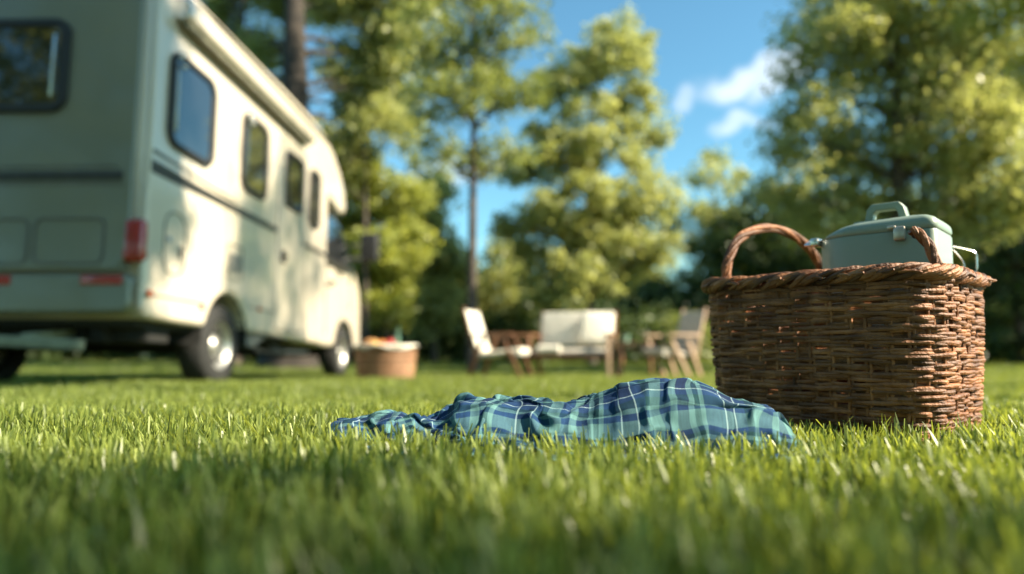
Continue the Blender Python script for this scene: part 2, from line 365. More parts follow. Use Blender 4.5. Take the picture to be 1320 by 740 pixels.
# low dark trees and shrubs closing the lawn
GS = 'dark low trees along the far side of the lawn'
for i in range(17):
    px = -60 + i * 94 + rng.uniform(-20, 20); Y = 26 + rng.uniform(-2, 4); top = 330 - 40 * math.sin(i * 1.7) - (60 if i > 10 else 0) - (30 if px < 560 else 0)
    if 560 < px < 700: top = 345
    ptree('darkest green low tree in the shaded row closing the far side of the lawn' if i % 3 else 'mid green low tree among the darker ones closing the far side of the lawn', 'tree', px - 95, px + 95, top, 455, Y, .13, 130, 46, .24, 2 if i % 3 else 1, 40 + i, k=4, group=GS, clump=.95)
GB = 'bushes at the far edge of the grass'
m_sh = m_leafs[2]
for i in range(22):
    px = 20 + i * 66 + rng.uniform(-14, 14); Y = 21.5 + rng.uniform(-1, 1.6); top = 405 + rng.uniform(-42, 22)
    xm, bl, zb = crown(px - 55, px + 55, top, 464, Y, 3, 90 + i)
    tree('mid green bush among the darker ones at the far edge of the grass' if i % 4 == 1 else 'low dark green bush at the far edge of the grass', 'bush', xm, Y, zb, .04, bl, 55, 46, .17, m_leafs[1] if i % 4 == 1 else m_sh, 90 + i, group=GB, clump=.5, name='bush')
# trees out of the picture to the right whose shade falls over the lawn and the camper
def shade_tree(x, y, H, z0, rx, n, seed, label):
    bl = [(0, 0, z0 + (H - z0) * f, rx * s, (H - z0) * .22) for f, s in ((.15, .8), (.4, 1), (.65, .85), (.88, .5))]
    tree(label, 'tree', x, y, H, .2, bl, n, 50, .15, m_leafs[1], seed, group='trees to the right of the picture', clump=.6)
g_ = 'trees to the right of the picture'
tree('tree right of the picture whose crown shades the nearest grass', 'tree', 7.0, -1.98, 7.5, .13, [(-.4, 0, 5.1, 1.0, .8), (-.3, -.5, 6.2, .9, .6), (.2, -1.2, 4.6, 1.0, .8)], 76, 50, .13, m_leafs[1], 231, group=g_, clump=.42)
tree('unseen slim tree added right of the picture to shade the rear of the camper', 'tree', 6.0, 1.7, 10.6, .12, [(-.5, .70, 8.3, .5, .9), (-.5, .72, 9.6, .5, .7), (-.45, .68, 7.2, .5, .7)], 90, 56, .14, m_leafs[1], 232, group=g_, clump=.34)  # unseen tree, added to keep the sun off the camper rear
tree('tall tree far right of the picture casting loose shade on the camper side', 'tree', 10.2, 3.6, 12.0, .14, [(-.7, .4, 9.9, 1.1, .8), (-.5, .9, 10.6, .9, .6)], 34, 46, .14, m_leafs[1], 233, group=g_, clump=.42)
for i, (x, y, h) in enumerate(((-9, -4.5, 9), (-6.2, -6.5, 9), (-3, -8, 9), (0.8, -8, 9.5), (4.5, -9, 9), (-13, -1, 9), (-15, 6, 10))):  # unseen trees, added to screen sky light from the camper rear
    shade_tree(x, y, h, 1.0, 2.5, 170, 220 + i, 'unseen tree added behind the photographer to darken the camper rear')

# ------------------------------------------------------------------ camper
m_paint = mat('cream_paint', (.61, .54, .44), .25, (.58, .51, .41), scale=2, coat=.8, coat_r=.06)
m_paint_shade = mat('shaded_rear_paint', (.175, .18, .135), .3, (.16, .165, .12), scale=2, coat=.7, coat_r=.08)  # rear paint darkened, the wall's shade put into its greenish colour
m_black = mat('black_rubber', (.014, .014, .014), .55, scale=20)
m_trim = mat('dark_trim', (.035, .035, .032), .4, scale=10)
m_line = mat('grey_seam', (.13, .125, .11), .5, scale=10)
m_glass = mat('tinted_glass', (.012, .014, .015), .04, (.012, .014, .015), spec=.9, coat=1, coat_r=.02)
m_red = mat('red_lens', (.42, .012, .008), .15, (.25, .008, .006), scale=60, coat=1)
m_orange = mat('orange_lens', (.6, .10, .02), .2, scale=60, coat=1)
m_chrome = mat('bright_metal', (.72, .71, .68), .22, (.6, .6, .57), scale=30, metal=1)
m_rim = mat('wheel_metal', (.50, .49, .45), .45, (.38, .37, .34), scale=30, metal=.8)
m_tyre = mat('tyre_rubber', (.020, .020, .019), .8, (.012, .012, .012), scale=30, bump=.4)
m_under = mat('chassis_black', (.016, .016, .015), .8, scale=12)
m_grey = mat('grey_plastic', (.20, .20, .18), .55, scale=12)

VX, VY = -2.6, 4.38
van = empty('camper_van', (VX, VY, G(-3.5, VY) + 0.0), rx=R(-1.2))
tag(van, 'cream camper motorhome parked on the grass with dark stripe and roof awning', 'camper van')
WHY = (1.37, 5.06); WR = .345
def arch(yc, rad, z0, n=14):
    zc = WR; h = math.asin((zc - z0) / rad) if z0 < zc else -math.asin((z0 - zc) / rad)
    a0 = math.pi + h; a1 = -h
    return [(yc + rad * math.cos(a0 + (a1 - a0) * i / n), zc + rad * math.sin(a0 + (a1 - a0) * i / n)) for i in range(n + 1)]
prof = [(.13, .49), (.45, .48)] + arch(WHY[0], .43, .47) + [(2.4, .46), (4.02, .41), (4.02, 2.30), (4.55, 2.20), (4.74, 2.21), (4.82, 2.31), (4.74, 2.52), (4.52, 2.74), (4.22, 2.91), (3.85, 3.02), (3.4, 3.07), (2.5, 3.06), (.12, 3.0), (.01, 2.88), (0, 1.6), (.05, .9)]
b = MB(); b.prism(prof, 'X', -2.25, 0); body = b.build('body', m_paint, van, bevel=.055, seg=4, ang=50)
cab_prof = [(4.0, .40)] + arch(WHY[1], .42, .40) + [(6.25, .40), (6.36, .50), (6.40, .75), (6.38, 1.05), (6.24, 1.34), (5.78, 1.60), (5.16, 2.05), (4.86, 2.26), (4.0, 2.32)]
b = MB()
# cab in slices across so that it narrows to the front and to the roof
def cabx(y, z, s):
    k = max(0, (y - 5.0) / 1.4); tz = max(0, (z - 1.4) / .85)
    return -1.125 + s * (1.075 - .13 * k ** 2.2 - .12 * tz)
n = len(cab_prof)
for s0, s1 in ((-1, 1),):
    V = [(cabx(y, z, -1), y, z) for y, z in cab_prof] + [(cabx(y, z, 1), y, z) for y, z in cab_prof]
    b.add(V, [tuple(range(n))[::-1], tuple(range(n, 2 * n))] + [(i, (i + 1) % n, (i + 1) % n + n, i + n) for i in range(n)])
b.build('cab', m_paint, van, bevel=.07, seg=4, ang=30)
# rear wall panel, a touch proud
b = MB(); b.prism(rrect(2.10, 2.12, .10, cx=-1.125, cy=1.88), 'Y', -.022, .02); b.build('rear_wall', m_paint_shade, van, bevel=.012)
b = MB(); b.prism([(.0, .0)] and rrect(2.16, .27, .07, cx=-1.125, cy=.65), 'Y', -.02, .12); bump_o = b.build('rear_bumper', m_paint_shade, van, bevel=.03)
for cx in (-.235, -2.015):
    b = MB(); b.box((cx, -.023, .735), (.28, .012, .065), bev=.008); b.build('reflector', m_red, van)
b = MB(); b.box((-1.125, -.023, .735), (.56, .012, .065), bev=.008); b.build('reflector', m_red, van)
b = MB(); b.box((-1.125, .0, .815), (2.1, .06, .03), bev=.012); b.build('bumper_step', m_paint_shade, van)
# tail lights wrap the corner
for cx in (-.045, -2.205):
    b = MB(); b.box((cx, .015, 1.0), (.135, .085, .29), bev=.03, seg=4); tl = b.build('tail_light', m_red, van)
    b = MB(); b.box((cx, .015, .91), (.128, .088, .05), bev=.01); b.build('indicator_lens', m_orange if cx < -1 else m_red, tl)
# stripe in the rear wall, recessed panels
b = MB(); b.box((-1.125, -.024, 1.435), (1.98, .012, .07), bev=.01)
b.build('rear_stripe', m_trim, van)
b = MB(); b.box((-1.125, -.024, 1.38), (1.98, .008, .012)); b.box((-1.125, -.024, 1.50), (1.9, .008, .014)); b.build('rear_groove', m_line, van)
def frame_ring(mb, outer, inner, axis, a, bb):
    def P(u, v, w): return (w, u, v) if axis == 'X' else (u, w, v)
    n = len(outer); V = [P(*p, a) for p in outer] + [P(*p, a) for p in inner] + [P(*p, bb) for p in outer] + [P(*p, bb) for p in inner]
    F = []
    for i in range(n):
        j = (i + 1) % n
        F += [(i, j, j + n, i + n), (i + 2 * n, i + 3 * n, j + 3 * n, j + 2 * n), (i, i + 2 * n, j + 2 * n, j), (i + n, j + n, j + 3 * n, i + 3 * n)]
    mb.add(V, F)
for cx in (-.47, -.985):
    b = MB(); frame_ring(b, rrect(.48, .31, .06, cx=cx, cy=.995), rrect(.455, .285, .05, cx=cx, cy=.995), 'Y', -.031, -.018); b.build('hatch_seam', m_line, van)
# rear window
def window(parent, axis, cx, cz, wd, ht, rad, at0, outw, strip_side=None, latch=True, fr=.045):
    b = MB(); frame_ring(b, rrect(wd, ht, rad, 8, cx, cz), rrect(wd - 2 * fr, ht - 2 * fr, max(.01, rad - fr), 8, cx, cz), axis, at0, at0 + outw * .035)
    f = b.build('window', m_black, parent, bevel=.008)
    b = MB(); b.prism(rrect(wd - 2 * fr + .01, ht - 2 * fr + .01, max(.01, rad - fr), 8, cx, cz), axis, at0, at0 + outw * .018); b.build('pane', m_glass, f, bevel=.004)
    if strip_side:  # pale upright strip set on the pane near one side
        b = MB(); u0 = cx + strip_side * (wd / 2 - fr - .045)
        c = (u0, at0 + outw * .024, cz) if axis == 'Y' else (at0 + outw * .024, u0, cz)
        d = (.022, .008, ht * .66) if axis == 'Y' else (.008, .035, ht * .66)
        b.box(c, d, bev=.003); b.build('pale_strip', m_chrome, f)
    if latch:
        b = MB(); u0 = cx - (wd / 2 - fr) + .03
        for dz in (-.05, -.10):
            if axis == 'X': b.ball((at0 + outw * .045, u0 + (.0 if dz > -.08 else .05), cz + ht / 2 + dz), .022)
        if b.V: b.build('latch', m_chrome, f)
    return f
window(van, 'Y', -1.10, 2.20, 1.10, .66, .11, -.020, -1, strip_side=1, latch=False, fr=.06)
window(van, 'X', .56, 2.09, .68, .72, .13, -.002, 1, strip_side=-1)
window(van, 'X', 1.72, 2.09, .56, .72, .12, -.002, 1, strip_side=-1)
window(van, 'X', 3.44, 2.11, .34, .68, .09, -.002, 1, latch=False)
# corner trims
b = MB(); b.tube([(.004, .03, .56), (.004, .028, 1.2), (.004, .026, 2.2), (.0, .03, 2.9)], .017, 8); b.build('corner_trim', m_paint, van)
# awning under the roof edge
b = MB(); pr = [(0, 2.68), (.07, 2.665), (.115, 2.69), (.13, 2.75), (.12, 2.815), (.08, 2.855), (0, 2.865)]
b.prism(pr, 'Y', .27, 3.05); aw = b.build('awning_case', m_paint, van, bevel=.01)
b = MB(); b.tube([(.06, .29, 2.655), (.06, 3.02, 2.655)], .032, 10); b.build('awning_roller', mat('shaded_olive_vinyl', (.16, .155, .11), .6, scale=8), aw)  # dark olive carries the shade under the awning case in the colour
for yy in (.255, 3.055):
    b = MB(); b.prism([(x, z) for x, z in pr], 'Y', yy - .012, yy + .012); b.ball((.10, yy, 2.78), .022); b.build('end_cap', m_chrome, aw, bevel=.004)
b = MB(); b.tube([(-.02, .15, 2.93), (.012, .9, 2.945), (.012, 3.3, 2.96), (-.01, 4.1, 2.95)], .014, 6); b.build('roof_rail', m_trim, van)
b = MB(); b.box((-1.1, 1.6, 3.10), (.5, .5, .12), bev=.04); b.build('roof_vent', m_paint, van)
# side stripe with thinner companions
b = MB()
b.prism([(.06, 1.575), (.8, 1.56), (2.36, 1.55), (2.36, 1.50), (.8, 1.49), (.06, 1.485)], 'X', -.002, .006)
b.prism([(.08, 1.65), (.9, 1.61), (1.4, 1.59), (1.4, 1.58), (.9, 1.595), (.08, 1.625)], 'X', -.002, .006)
b.prism([(3.12, 1.55), (4.0, 1.55), (4.0, 1.50), (3.12, 1.50)], 'X', -.002, .006)
b.build('side_stripe', m_trim, van, smooth=False)
b = MB(); b.prism([(4.05, 1.545), (5.25, 1.53), (5.25, 1.485), (4.05, 1.495)], 'X', -.075, -.058); b.build('cab_stripe', m_trim, van, smooth=False)
# lower seam, markers, hatches
for q in (((.0, .52, .655), (.008, .74, .014)), ((0, 2.32, .70), (.008, 1.15, .012))):
    b = MB(); b.box(*q); b.build('skirt_seam', m_line, van)
for yy, zz, mm in ((.13, .66, m_orange), (.86, .63, m_red), (1.98, .70, m_orange)):
    b = MB(); b.box((.006, yy, zz), (.014, .055, .045), bev=.006); b.build('marker_light', mm, van)
b = MB(); frame_ring(b, rrect(.30, .46, .13, cx=.42, cy=1.05), rrect(.28, .44, .12, cx=.42, cy=1.05), 'X', -.002, .006); b.build('hatch_seam', m_line, van)
b = MB(); b.box((.006, .50, 1.0), (.016, .03, .085), bev=.006); b.build('hatch_lock', m_black, van)
b = MB(); b.box((.006, .34, 1.07), (.012, .035, .035), bev=.006); b.build('water_cap', mat('blue_cap', (.05, .22, .38), .4), van)
b = MB(); frame_ring(b, rrect(.30, .30, .03, cx=1.42, cy=1.06), rrect(.28, .28, .02, cx=1.42, cy=1.06), 'X', -.002, .006); b.build('hatch_seam', m_line, van)
b = MB(); b.prism(rrect(.22, .16, .02, cx=1.42, cy=1.05), 'X', -.002, .010)
b.build('vent_grille', m_grey, van)
# entrance door
b = MB(); b.prism(rrect(.74, 1.98, .05, cx=2.74, cy=1.52), 'X', -.004, .012); door = b.build('door', m_paint, van, bevel=.008)
b = MB(); frame_ring(b, rrect(.765, 2.005, .06, cx=2.74, cy=1.52), rrect(.742, 1.982, .05, cx=2.74, cy=1.52), 'X', -.004, .006); b.build('door_seal', m_line, door)
window(door, 'X', 2.74, 2.12, .50, .60, .07, .010, 1, latch=False)
b = MB(); b.box((.022, 2.50, 1.28), (.02, .10, .13), bev=.008); b.box((.04, 2.52, 1.29), (.03, .07, .03), bev=.008); b.build('handle', m_black, door)
b = MB(); b.tube([(.0, 3.22, .9), (.0, 3.22, 2.4)], .006, 6); b.build('panel_seam', m_line, van)
# cab window, mirror, door seam, headlight, bumper
gl = lambda y, z: cabx(y, z, 1)
def cab_glass(pts, off):
    b = MB(); P = [(gl(y, z) + off, y, z) for y, z in pts]; Q = [(x - .03, y, z) for x, y, z in P]; n = len(P)
    b.add(P + Q, [tuple(range(n)), tuple(range(n, 2 * n))[::-1]] + [(i, i + n, (i + 1) % n + n, (i + 1) % n) for i in range(n)]); return b
pts = [(4.18, 1.58), (5.50, 1.58), (5.44, 1.68), (5.02, 2.05), (4.90, 2.12), (4.20, 2.17)]
cg = cab_glass([(4.12, 1.54), (5.62, 1.54), (5.54, 1.66), (5.08, 2.08), (4.92, 2.17), (4.12, 2.22)], .006).build('cab_window', m_black, van, smooth=False)
cab_glass(pts, .012).build('pane', m_glass, cg, smooth=False)
b = MB(); b.add([(-2.0, 5.76, 1.63), (-.25, 5.76, 1.63), (-.36, 5.0, 2.18), (-1.89, 5.0, 2.18)], [(0, 1, 2, 3)]); b.add([(-2.0, 5.71, 1.58), (-.25, 5.71, 1.58), (-.36, 4.95, 2.12), (-1.89, 4.95, 2.12)], [(3, 2, 1, 0)])
b.build('windscreen', m_glass, van, smooth=False)
for s, x0 in ((1, -.06), (-1, -2.19)):
    b = MB(); b.tube([(x0 - .03 * s, 5.50, 1.72), (x0 + .08 * s, 5.55, 1.72), (x0 + .15 * s, 5.58, 1.74)], .03, 8); b.tube([(x0 - .03 * s, 5.50, 1.92), (x0 + .15 * s, 5.58, 1.92)], .022, 8)
    b.box((x0 + .21 * s, 5.60, 1.90), (.27, .13, .42), bev=.04, seg=4); mi = b.build('mirror', m_black, van)
    b = MB(); b.box((x0 + .21 * s, 5.542, 1.92), (.15, .012, .28), bev=.004); b.build('mirror_glass', m_chrome, mi)
b = MB(); b.tube([(gl(5.32, z) + .002, 5.32, z) for z in (.95, 1.2, 1.44)], .005, 6); b.build('cab_seam', m_line, van)
b = MB(); b.tube([(-.045, 4.16, .55), (-.045, 4.16, 1.45)], .006, 6); b.build('cab_seam', m_line, van)
b = MB(); b.box((-.045, 4.45, 1.25), (.03, .17, .045), bev=.012); b.build('handle', m_black, van)
for xx in (-.42, -1.83):
    b = MB(); b.box((xx, 6.33, 1.0), (.34, .12, .24), Matrix.Rotation(R(-12), 3, 'X'), bev=.05, seg=4); b.build('headlight', m_chrome, van)
b = MB(); b.box((-1.125, 6.36, .55), (1.9, .14, .26), bev=.05, seg=4); b.build('front_bumper', m_grey, van)
b = MB(); b.box((-1.125, 6.395, .92), (.9, .03, .22), bev=.01); b.build('grille', m_black, van)
# wheels
def wheel(yc, x, s):
    t = MB(); w2 = .105
    t.lathe([(.205, -w2), (.27, -w2 - .012), (.32, -w2), (.343, -w2 * .72), (.347, 0), (.343, w2 * .72), (.32, w2), (.27, w2 + .012), (.205, w2), (.205, -w2)], (x, yc, WR), 'X', 40)
    wh = t.build('wheel', m_tyre, van)
    r = MB(); r.lathe([(.0, s * .07), (.05, s * .078), (.075, s * .055), (.10, s * .035), (.16, s * .05), (.185, s * .085), (.208, s * .105), (.212, s * .098), (.20, 0), (.0, 0)], (x, yc, WR), 'X', 40)
    rim = r.build('rim', m_rim, wh)
    h = MB()
    for k in range(12):
        a = k * math.pi / 6; h.ball((x + s * .062, yc + .13 * math.cos(a), WR + .13 * math.sin(a)), (.012, .022, .022), seg=6)
    h.build('vent_hole', m_black, rim)
for yc in WHY:
    wheel(yc, -.17, 1); wheel(yc, -2.08, -1)
# liners and chassis
b = MB(); b.box((-1.125, 3.0, .50), (2.0, 5.6, .12), bev=.02); b.box((-.45, 2.9, .40), (.09, 5.2, .12)); b.box((-1.8, 2.9, .40), (.09, 5.2, .12))
b.tube([(-.3, 1.3, WR), (-1.95, 1.3, WR)], .05, 8); b.tube([(-.3, 4.97, WR), (-1.95, 4.97, WR)], .05, 8)
b.tube([(-1.35, 3.3, .34), (-1.35, 1.2, .33), (-1.5, .3, .36)], .045, 8)
b.box((-1.1, .55, .42), (1.9, .3, .16), bev=.02)
b.build('chassis', m_under, van)
for yc in WHY:
    b = MB(); n_ = 10
    for i in range(n_):
        a0, a1 = math.pi * i / n_, math.pi * (i + 1) / n_; r_ = .435
        b.add([(-.03, yc + r_ * math.cos(a0), WR + r_ * math.sin(a0)), (-.03, yc + r_ * math.cos(a1), WR + r_ * math.sin(a1)), (-.5, yc + r_ * math.cos(a1), WR + r_ * math.sin(a1)), (-.5, yc + r_ * math.cos(a0), WR + r_ * math.sin(a0))], [(0, 1, 2, 3)])
    b.prism([(yc + .43 * math.cos(t_), WR + .43 * math.sin(t_)) for t_ in np.linspace(0, math.pi, 12)], 'X', -.52, -.50)
    b.build('wheel_arch_liner', m_under, van, smooth=False)
b = MB(); b.bar((-2.1, -.10, .40), (-.32, -.04, .31), .06, .07); b.bar((-1.6, .5, .42), (-1.6, -.06, .40), .05, .05); b.bar((-.7, .5, .42), (-.7, -.05, .36), .05, .05)
b.build('carrier_bar', mat('dull_green_grey_metal', (.22, .24, .17), .55, scale=10), van)
b = MB(); b.box((-.06, 2.78, .31), (.34, .66, .03), bev=.008); b.bar((-.2, 2.5, .33), (-.35, 2.5, .46), .03, .03); b.bar((-.2, 3.06, .33), (-.35, 3.06, .46), .03, .03)
b.build('entry_step', m_grey, van)
b = MB(); b.prism([(1.80, .46), (2.38, .46), (2.05, .34), (1.86, .34)], 'X', -.25, -.06); b.build('waste_tank', m_grey, van, bevel=.02)

# ------------------------------------------------------------------ camp furniture
m_wood = mat('oiled_wood', (.22, .095, .045), .5, (.13, .055, .025), scale=14, coat=.2)
m_wood_l = mat('pale_wood', (.50, .34, .22), .55, (.38, .24, .15), scale=14, coat=.1)
m_canvas = mat('cream_canvas', (.72, .68, .58), .85, (.64, .60, .50), scale=14, bump=.3, bscale=200, sheen=.2)
m_canvas_shade = mat('shaded_canvas', (.42, .38, .32), .85, (.36, .33, .27), scale=14, bump=.3, bscale=200, sheen=.2)  # cream canvas darkened, the shade put into the colour

def cushion(mb, c, d, M=None):
    mb.box(c, d, M, bev=min(d) * .45, seg=4)
def lounge(label, px, Y, rz, wide=.56, wood=None, fab=None, legs=None, arm=(-.26, .30), name='camp_chair', cat='chair', group='wood and canvas camp chairs on the far lawn'):
    """low safari chair, its back towards -x and its seat opening towards +x"""
    x = px_x(px, Y); root = empty(name, (x, Y, G(x, Y)), rz); tag(root, label, cat, group)
    wood = wood or m_wood; fab = fab or m_canvas; h = wide / 2
    M = Matrix.Rotation(R(-18), 3, 'Y')
    b = MB(); cushion(b, (-.335, 0, .64), (.055, wide - .04, .50), M); b.build('backrest', fab, root)
    b = MB(); cushion(b, (.04, 0, .335), (.58, wide - .04, .06), Matrix.Rotation(R(-7), 3, 'Y')); b.build('seat', fab, root)
    b = MB(); b.tube([(.33, -h + .03, .355), (.33, h - .03, .355)], .052, 10); b.build('seat_roll', fab, root)
    b = MB(); b.tube([(-.25, -h + .03, .385), (-.25, h - .03, .385)], .045, 10); b.build('back_roll', fab, root)
    for s in (-1, 1):
        for (a, c) in (legs or (((-.12, .55), (-.34, 0)), ((.14, .55), (.42, 0)))):
            b = MB(); b.bar((a[0], s * h, a[1]), (c[0], s * h, c[1]), .035, .05); b.build('leg', wood, root)
        b = MB(); b.box(((arm[0] + arm[1]) / 2, s * h, .57), (arm[1] - arm[0], .07, .03), bev=.008); b.build('armrest', wood, root)
        b = MB(); b.bar((-.24, s * (h - .03), .34), (-.43, s * (h - .03), .92), .03, .035); b.build('back_post', wood, root)
    for xx in (.26, -.24):
        b = MB(); b.bar((xx, -h, .31), (xx, h, .31), .03, .04); b.build('crossbar', wood, root)
    return root
lc = lounge('leftmost camp chair of brown wood and cream canvas facing right', 643, 8.5, R(-14))
lc.scale = (.88, 1, .97)
rc = lounge('rightmost camp chair with pale wooden legs and shade-toned canvas back facing left', 867, 8.5, R(180 + 24), wide=.56, fab=m_canvas_shade, wood=m_wood_l, legs=(((.24, .50), (-.10, 0)), ((-.06, .5), (-.30, 0))))
rc.scale = (.78, .90, .95)
# bench seen from its front left
bx, by = px_x(738, 8.9), 8.9
bench = empty('camp_bench', (bx, by, G(bx, by)), R(-17)); tag(bench, 'two seat bench of wood and cream canvas between the two camp chairs', 'bench')
b = MB(); cushion(b, (0, .26, .66), (.98, .06, .46), Matrix.Rotation(R(-16), 3, 'X')); b.build('backrest', m_canvas, bench)
b = MB(); cushion(b, (0, 0, .36), (.98, .52, .06), Matrix.Rotation(R(4), 3, 'X')); b.build('seat', m_canvas_shade, bench)
b = MB(); b.tube([(-.38, -.26, .385), (-.10, -.26, .385)], .055, 10); b.build('seat_roll', m_canvas, bench)
for sx in (-1, 1):
    for (y0, z0, y1, z1) in ((-.24, .56, -.32, 0), (.16, .56, .32, 0)):
        b = MB(); b.bar((sx * .51, y0, z0), (sx * .53, y1, z1), .05, .045); b.build('leg', m_wood_l if (sx > 0) else m_wood, bench)  # right legs in paler wood, sunlight put into the colour
    b = MB(); b.box((sx * .51, -.03, .575), (.07, .52, .03), bev=.008); b.build('armrest', m_wood, bench)
    b = MB(); b.bar((sx * .50, .20, .32), (sx * .50, .36, .90), .035, .03); b.build('back_post', m_wood, bench)
for yy in (-.26, .2):
    b = MB(); b.bar((-.51, yy, .30), (.51, yy, .30), .03, .06); b.build('crossbar', m_wood, bench)
cu = at(772, 420, 8.75)
b = MB(); cushion(b, (0, 0, 0), (.40, .15, .44), Matrix.Rotation(R(-16), 3, 'X')); cush = b.build('cushion', m_canvas, None)
cush.location = (bx + .30, by + .10, G(bx, by) + .65); cush.rotation_euler = (0, R(8), R(-6)); tag(cush, 'plump cream cushion leaning on the right end of the canvas bench', 'cushion')
# side table
tx_, ty_ = px_x(820, 8.9), 8.9
tb = empty('camp_table', (tx_, ty_, G(tx_, ty_)), R(5)); tag(tb, 'small wooden slat table between the bench and the rightmost camp chair', 'table')
b = MB()
for k in range(5): b.box((0, -.2 + k * .1, .46), (.52, .085, .022), bev=.004, t=rng.random())
b.build('table_top', m_wood, tb)
for sx in (-1, 1):
    for sy in (-1, 1):
        b = MB(); b.bar((sx * .22, sy * .18, .45), (sx * .24, sy * .20, 0), .035, .035); b.build('leg', m_wood, tb)
for sy in (-.19, .19):
    b = MB(); b.bar((-.23, sy, .40), (.23, sy, .40), .02, .05); b.build('apron', m_wood, tb)
# small glass and green jar on the table? only a small green plant pot shows
pt = at(806, 438, 8.9)
b = MB(); b.lathe([(.0, 0), (.04, 0), (.05, .09), (.045, .09), (.035, .02), (0, .02)], (0, 0, 0)); 
pot = b.build('glass_jar', mat('green_jar_glass', (.20, .34, .26), .15, spec=.6), None); pot.location = (tx_ - .14, ty_ - .05, G(tx_, ty_) + .472); tag(pot, 'small green jar standing on the wooden slat table', 'jar')

# ------------------------------------------------------------------ picnic tub by the front wheel
ux, uy = px_x(497, 7.75), 7.75; ug = G(ux, uy)
m_wk = mat('tan_wicker', (.40, .22, .12), .6, (.24, .12, .06), scale=18, bump=.5, tint=.35)
tub = empty('round_basket', (ux, uy, ug), R(-30)); tag(tub, 'low round tan basket full of food beside the front wheel of the camper', 'basket')
b = MB(); a_ = np.linspace(0, 2 * math.pi, 97)[:-1]
for k in range(15):
    z = .02 + k * .024; ra = .325 + .035 * (z / .37)
    rr = ra + .006 * np.cos(a_ * 24 + (k % 2) * math.pi)
    b.tube(np.stack([rr * np.cos(a_), rr * .82 * np.sin(a_), np.full_like(a_, z)], 1), .0125, 6, t=rng.random(), closed=True)
for k in range(48):
    a = k * math.pi / 24; b.tube([(.322 * math.cos(a), .322 * .82 * math.sin(a), .0), (.352 * math.cos(a), .352 * .82 * math.sin(a), .38)], .007, 5, t=rng.random())
b.build('weave', m_wk, tub)
b = MB()
for q in range(3):
    P = [(( .362 + .012 * math.cos(a * 14 + q * 2.09)) * math.cos(a), (.362 + .012 * math.cos(a * 14 + q * 2.09)) * .82 * math.sin(a), .385 + .012 * math.sin(a * 14 + q * 2.09)) for a in np.linspace(0, 2 * math.pi, 120)[:-1]]
    b.tube(P, .014, 6, t=rng.random(), closed=True)
b.build('rim', m_wk, tub)
b = MB(); b.lathe([(0, .012), (.31, .012), (.31, 0), (0, 0)], sy=.82); b.build('base', m_wk, tub)
# cream liner cloth in the basket, folded over the rim
b = MB(); V = []; F = []
n1, n2 = 72, 9
pr = [(0, .30), (.18, .31), (.30, .33), (.335, .375), (.362, .412), (.388, .408), (.396, .395), (.396, .38), (.394, .37)]
for i, (r_, z_) in enumerate(pr):
    for k in range(n1):
        a = 2 * math.pi * k / n1; wv = .006 * math.sin(a * 9) * (i > 3) + (.018 * math.sin(a * 5 + 1) if i >= 7 else 0)
        V.append(((r_ + wv) * math.cos(a), (r_ + wv) * .82 * math.sin(a), z_ + (wv if i >= 7 else wv * .4)))
for i in range(n2 - 1):
    for k in range(n1): F.append((i * n1 + k, i * n1 + (k + 1) % n1, (i + 1) * n1 + (k + 1) % n1, (i + 1) * n1 + k))
b.add(V, F); ln_ = b.build('liner_cloth', m_canvas, None); ln_.location = tub.location; ln_.rotation_euler = tub.rotation_euler
tag(ln_, 'cream liner cloth folded over the rim of the round basket', 'cloth')
def food(name, label, cat, dx, dy, z, r, m_, group=None, extra=None):
    b = MB(); b.ball((0, 0, 0), r, seg=10)
    if extra: extra(b)
    o = b.build(name, m_); o.location = (ux + dx, uy + dy, ug + z); return tag(o, label, cat, group)
m_bread = mat('bread_crust', (.48, .25, .09), .7, (.30, .14, .05), scale=20, bump=.4)
food('bread_roll', 'golden bread roll at the left in the round basket', 'bread', -.16, -.03, .42, (.10, .07, .055), m_bread)
food('lemon', 'yellow lemon beside the bread roll in the round basket', 'fruit', -.09, -.16, .405, (.045, .034, .034), mat('lemon_peel', (.72, .50, .05), .45, scale=40, bump=.3, bscale=200))
food('orange', 'orange fruit in the middle of the round basket', 'fruit', -.02, -.08, .415, .045, mat('orange_peel', (.66, .22, .03), .45, scale=40, bump=.3, bscale=200))
def stalk(b): b.tube([(0, 0, .035), (.006, 0, .062)], .003, 5)
food('apple', 'bright red apple on top in the round basket', 'fruit', .07, -.08, .425, (.052, .052, .046), mat('apple_skin', (.45, .03, .02), .3, (.30, .02, .015), scale=12, coat=.4), extra=stalk)
food('apple', 'darker red apple behind the bright one in the round basket', 'fruit', .03, .05, .42, (.048, .048, .043), mat('dark_apple_skin', (.30, .02, .025), .3, scale=12, coat=.4), extra=stalk)
b = MB(); b.lathe([(0, 0), (.036, 0), (.038, .02), (.038, .15), (.030, .19), (.014, .22), (.013, .29), (.016, .29), (.016, .305), (0, .305)], seg=20)
bo = b.build('bottle', mat('green_bottle_glass', (.10, .20, .12), .08, spec=.8, coat=1)); bo.location = (ux + .11, uy + .04, ug + .30); bo.rotation_euler = (R(4), R(6), 0); tag(bo, 'slim green glass bottle standing in the round basket', 'bottle')

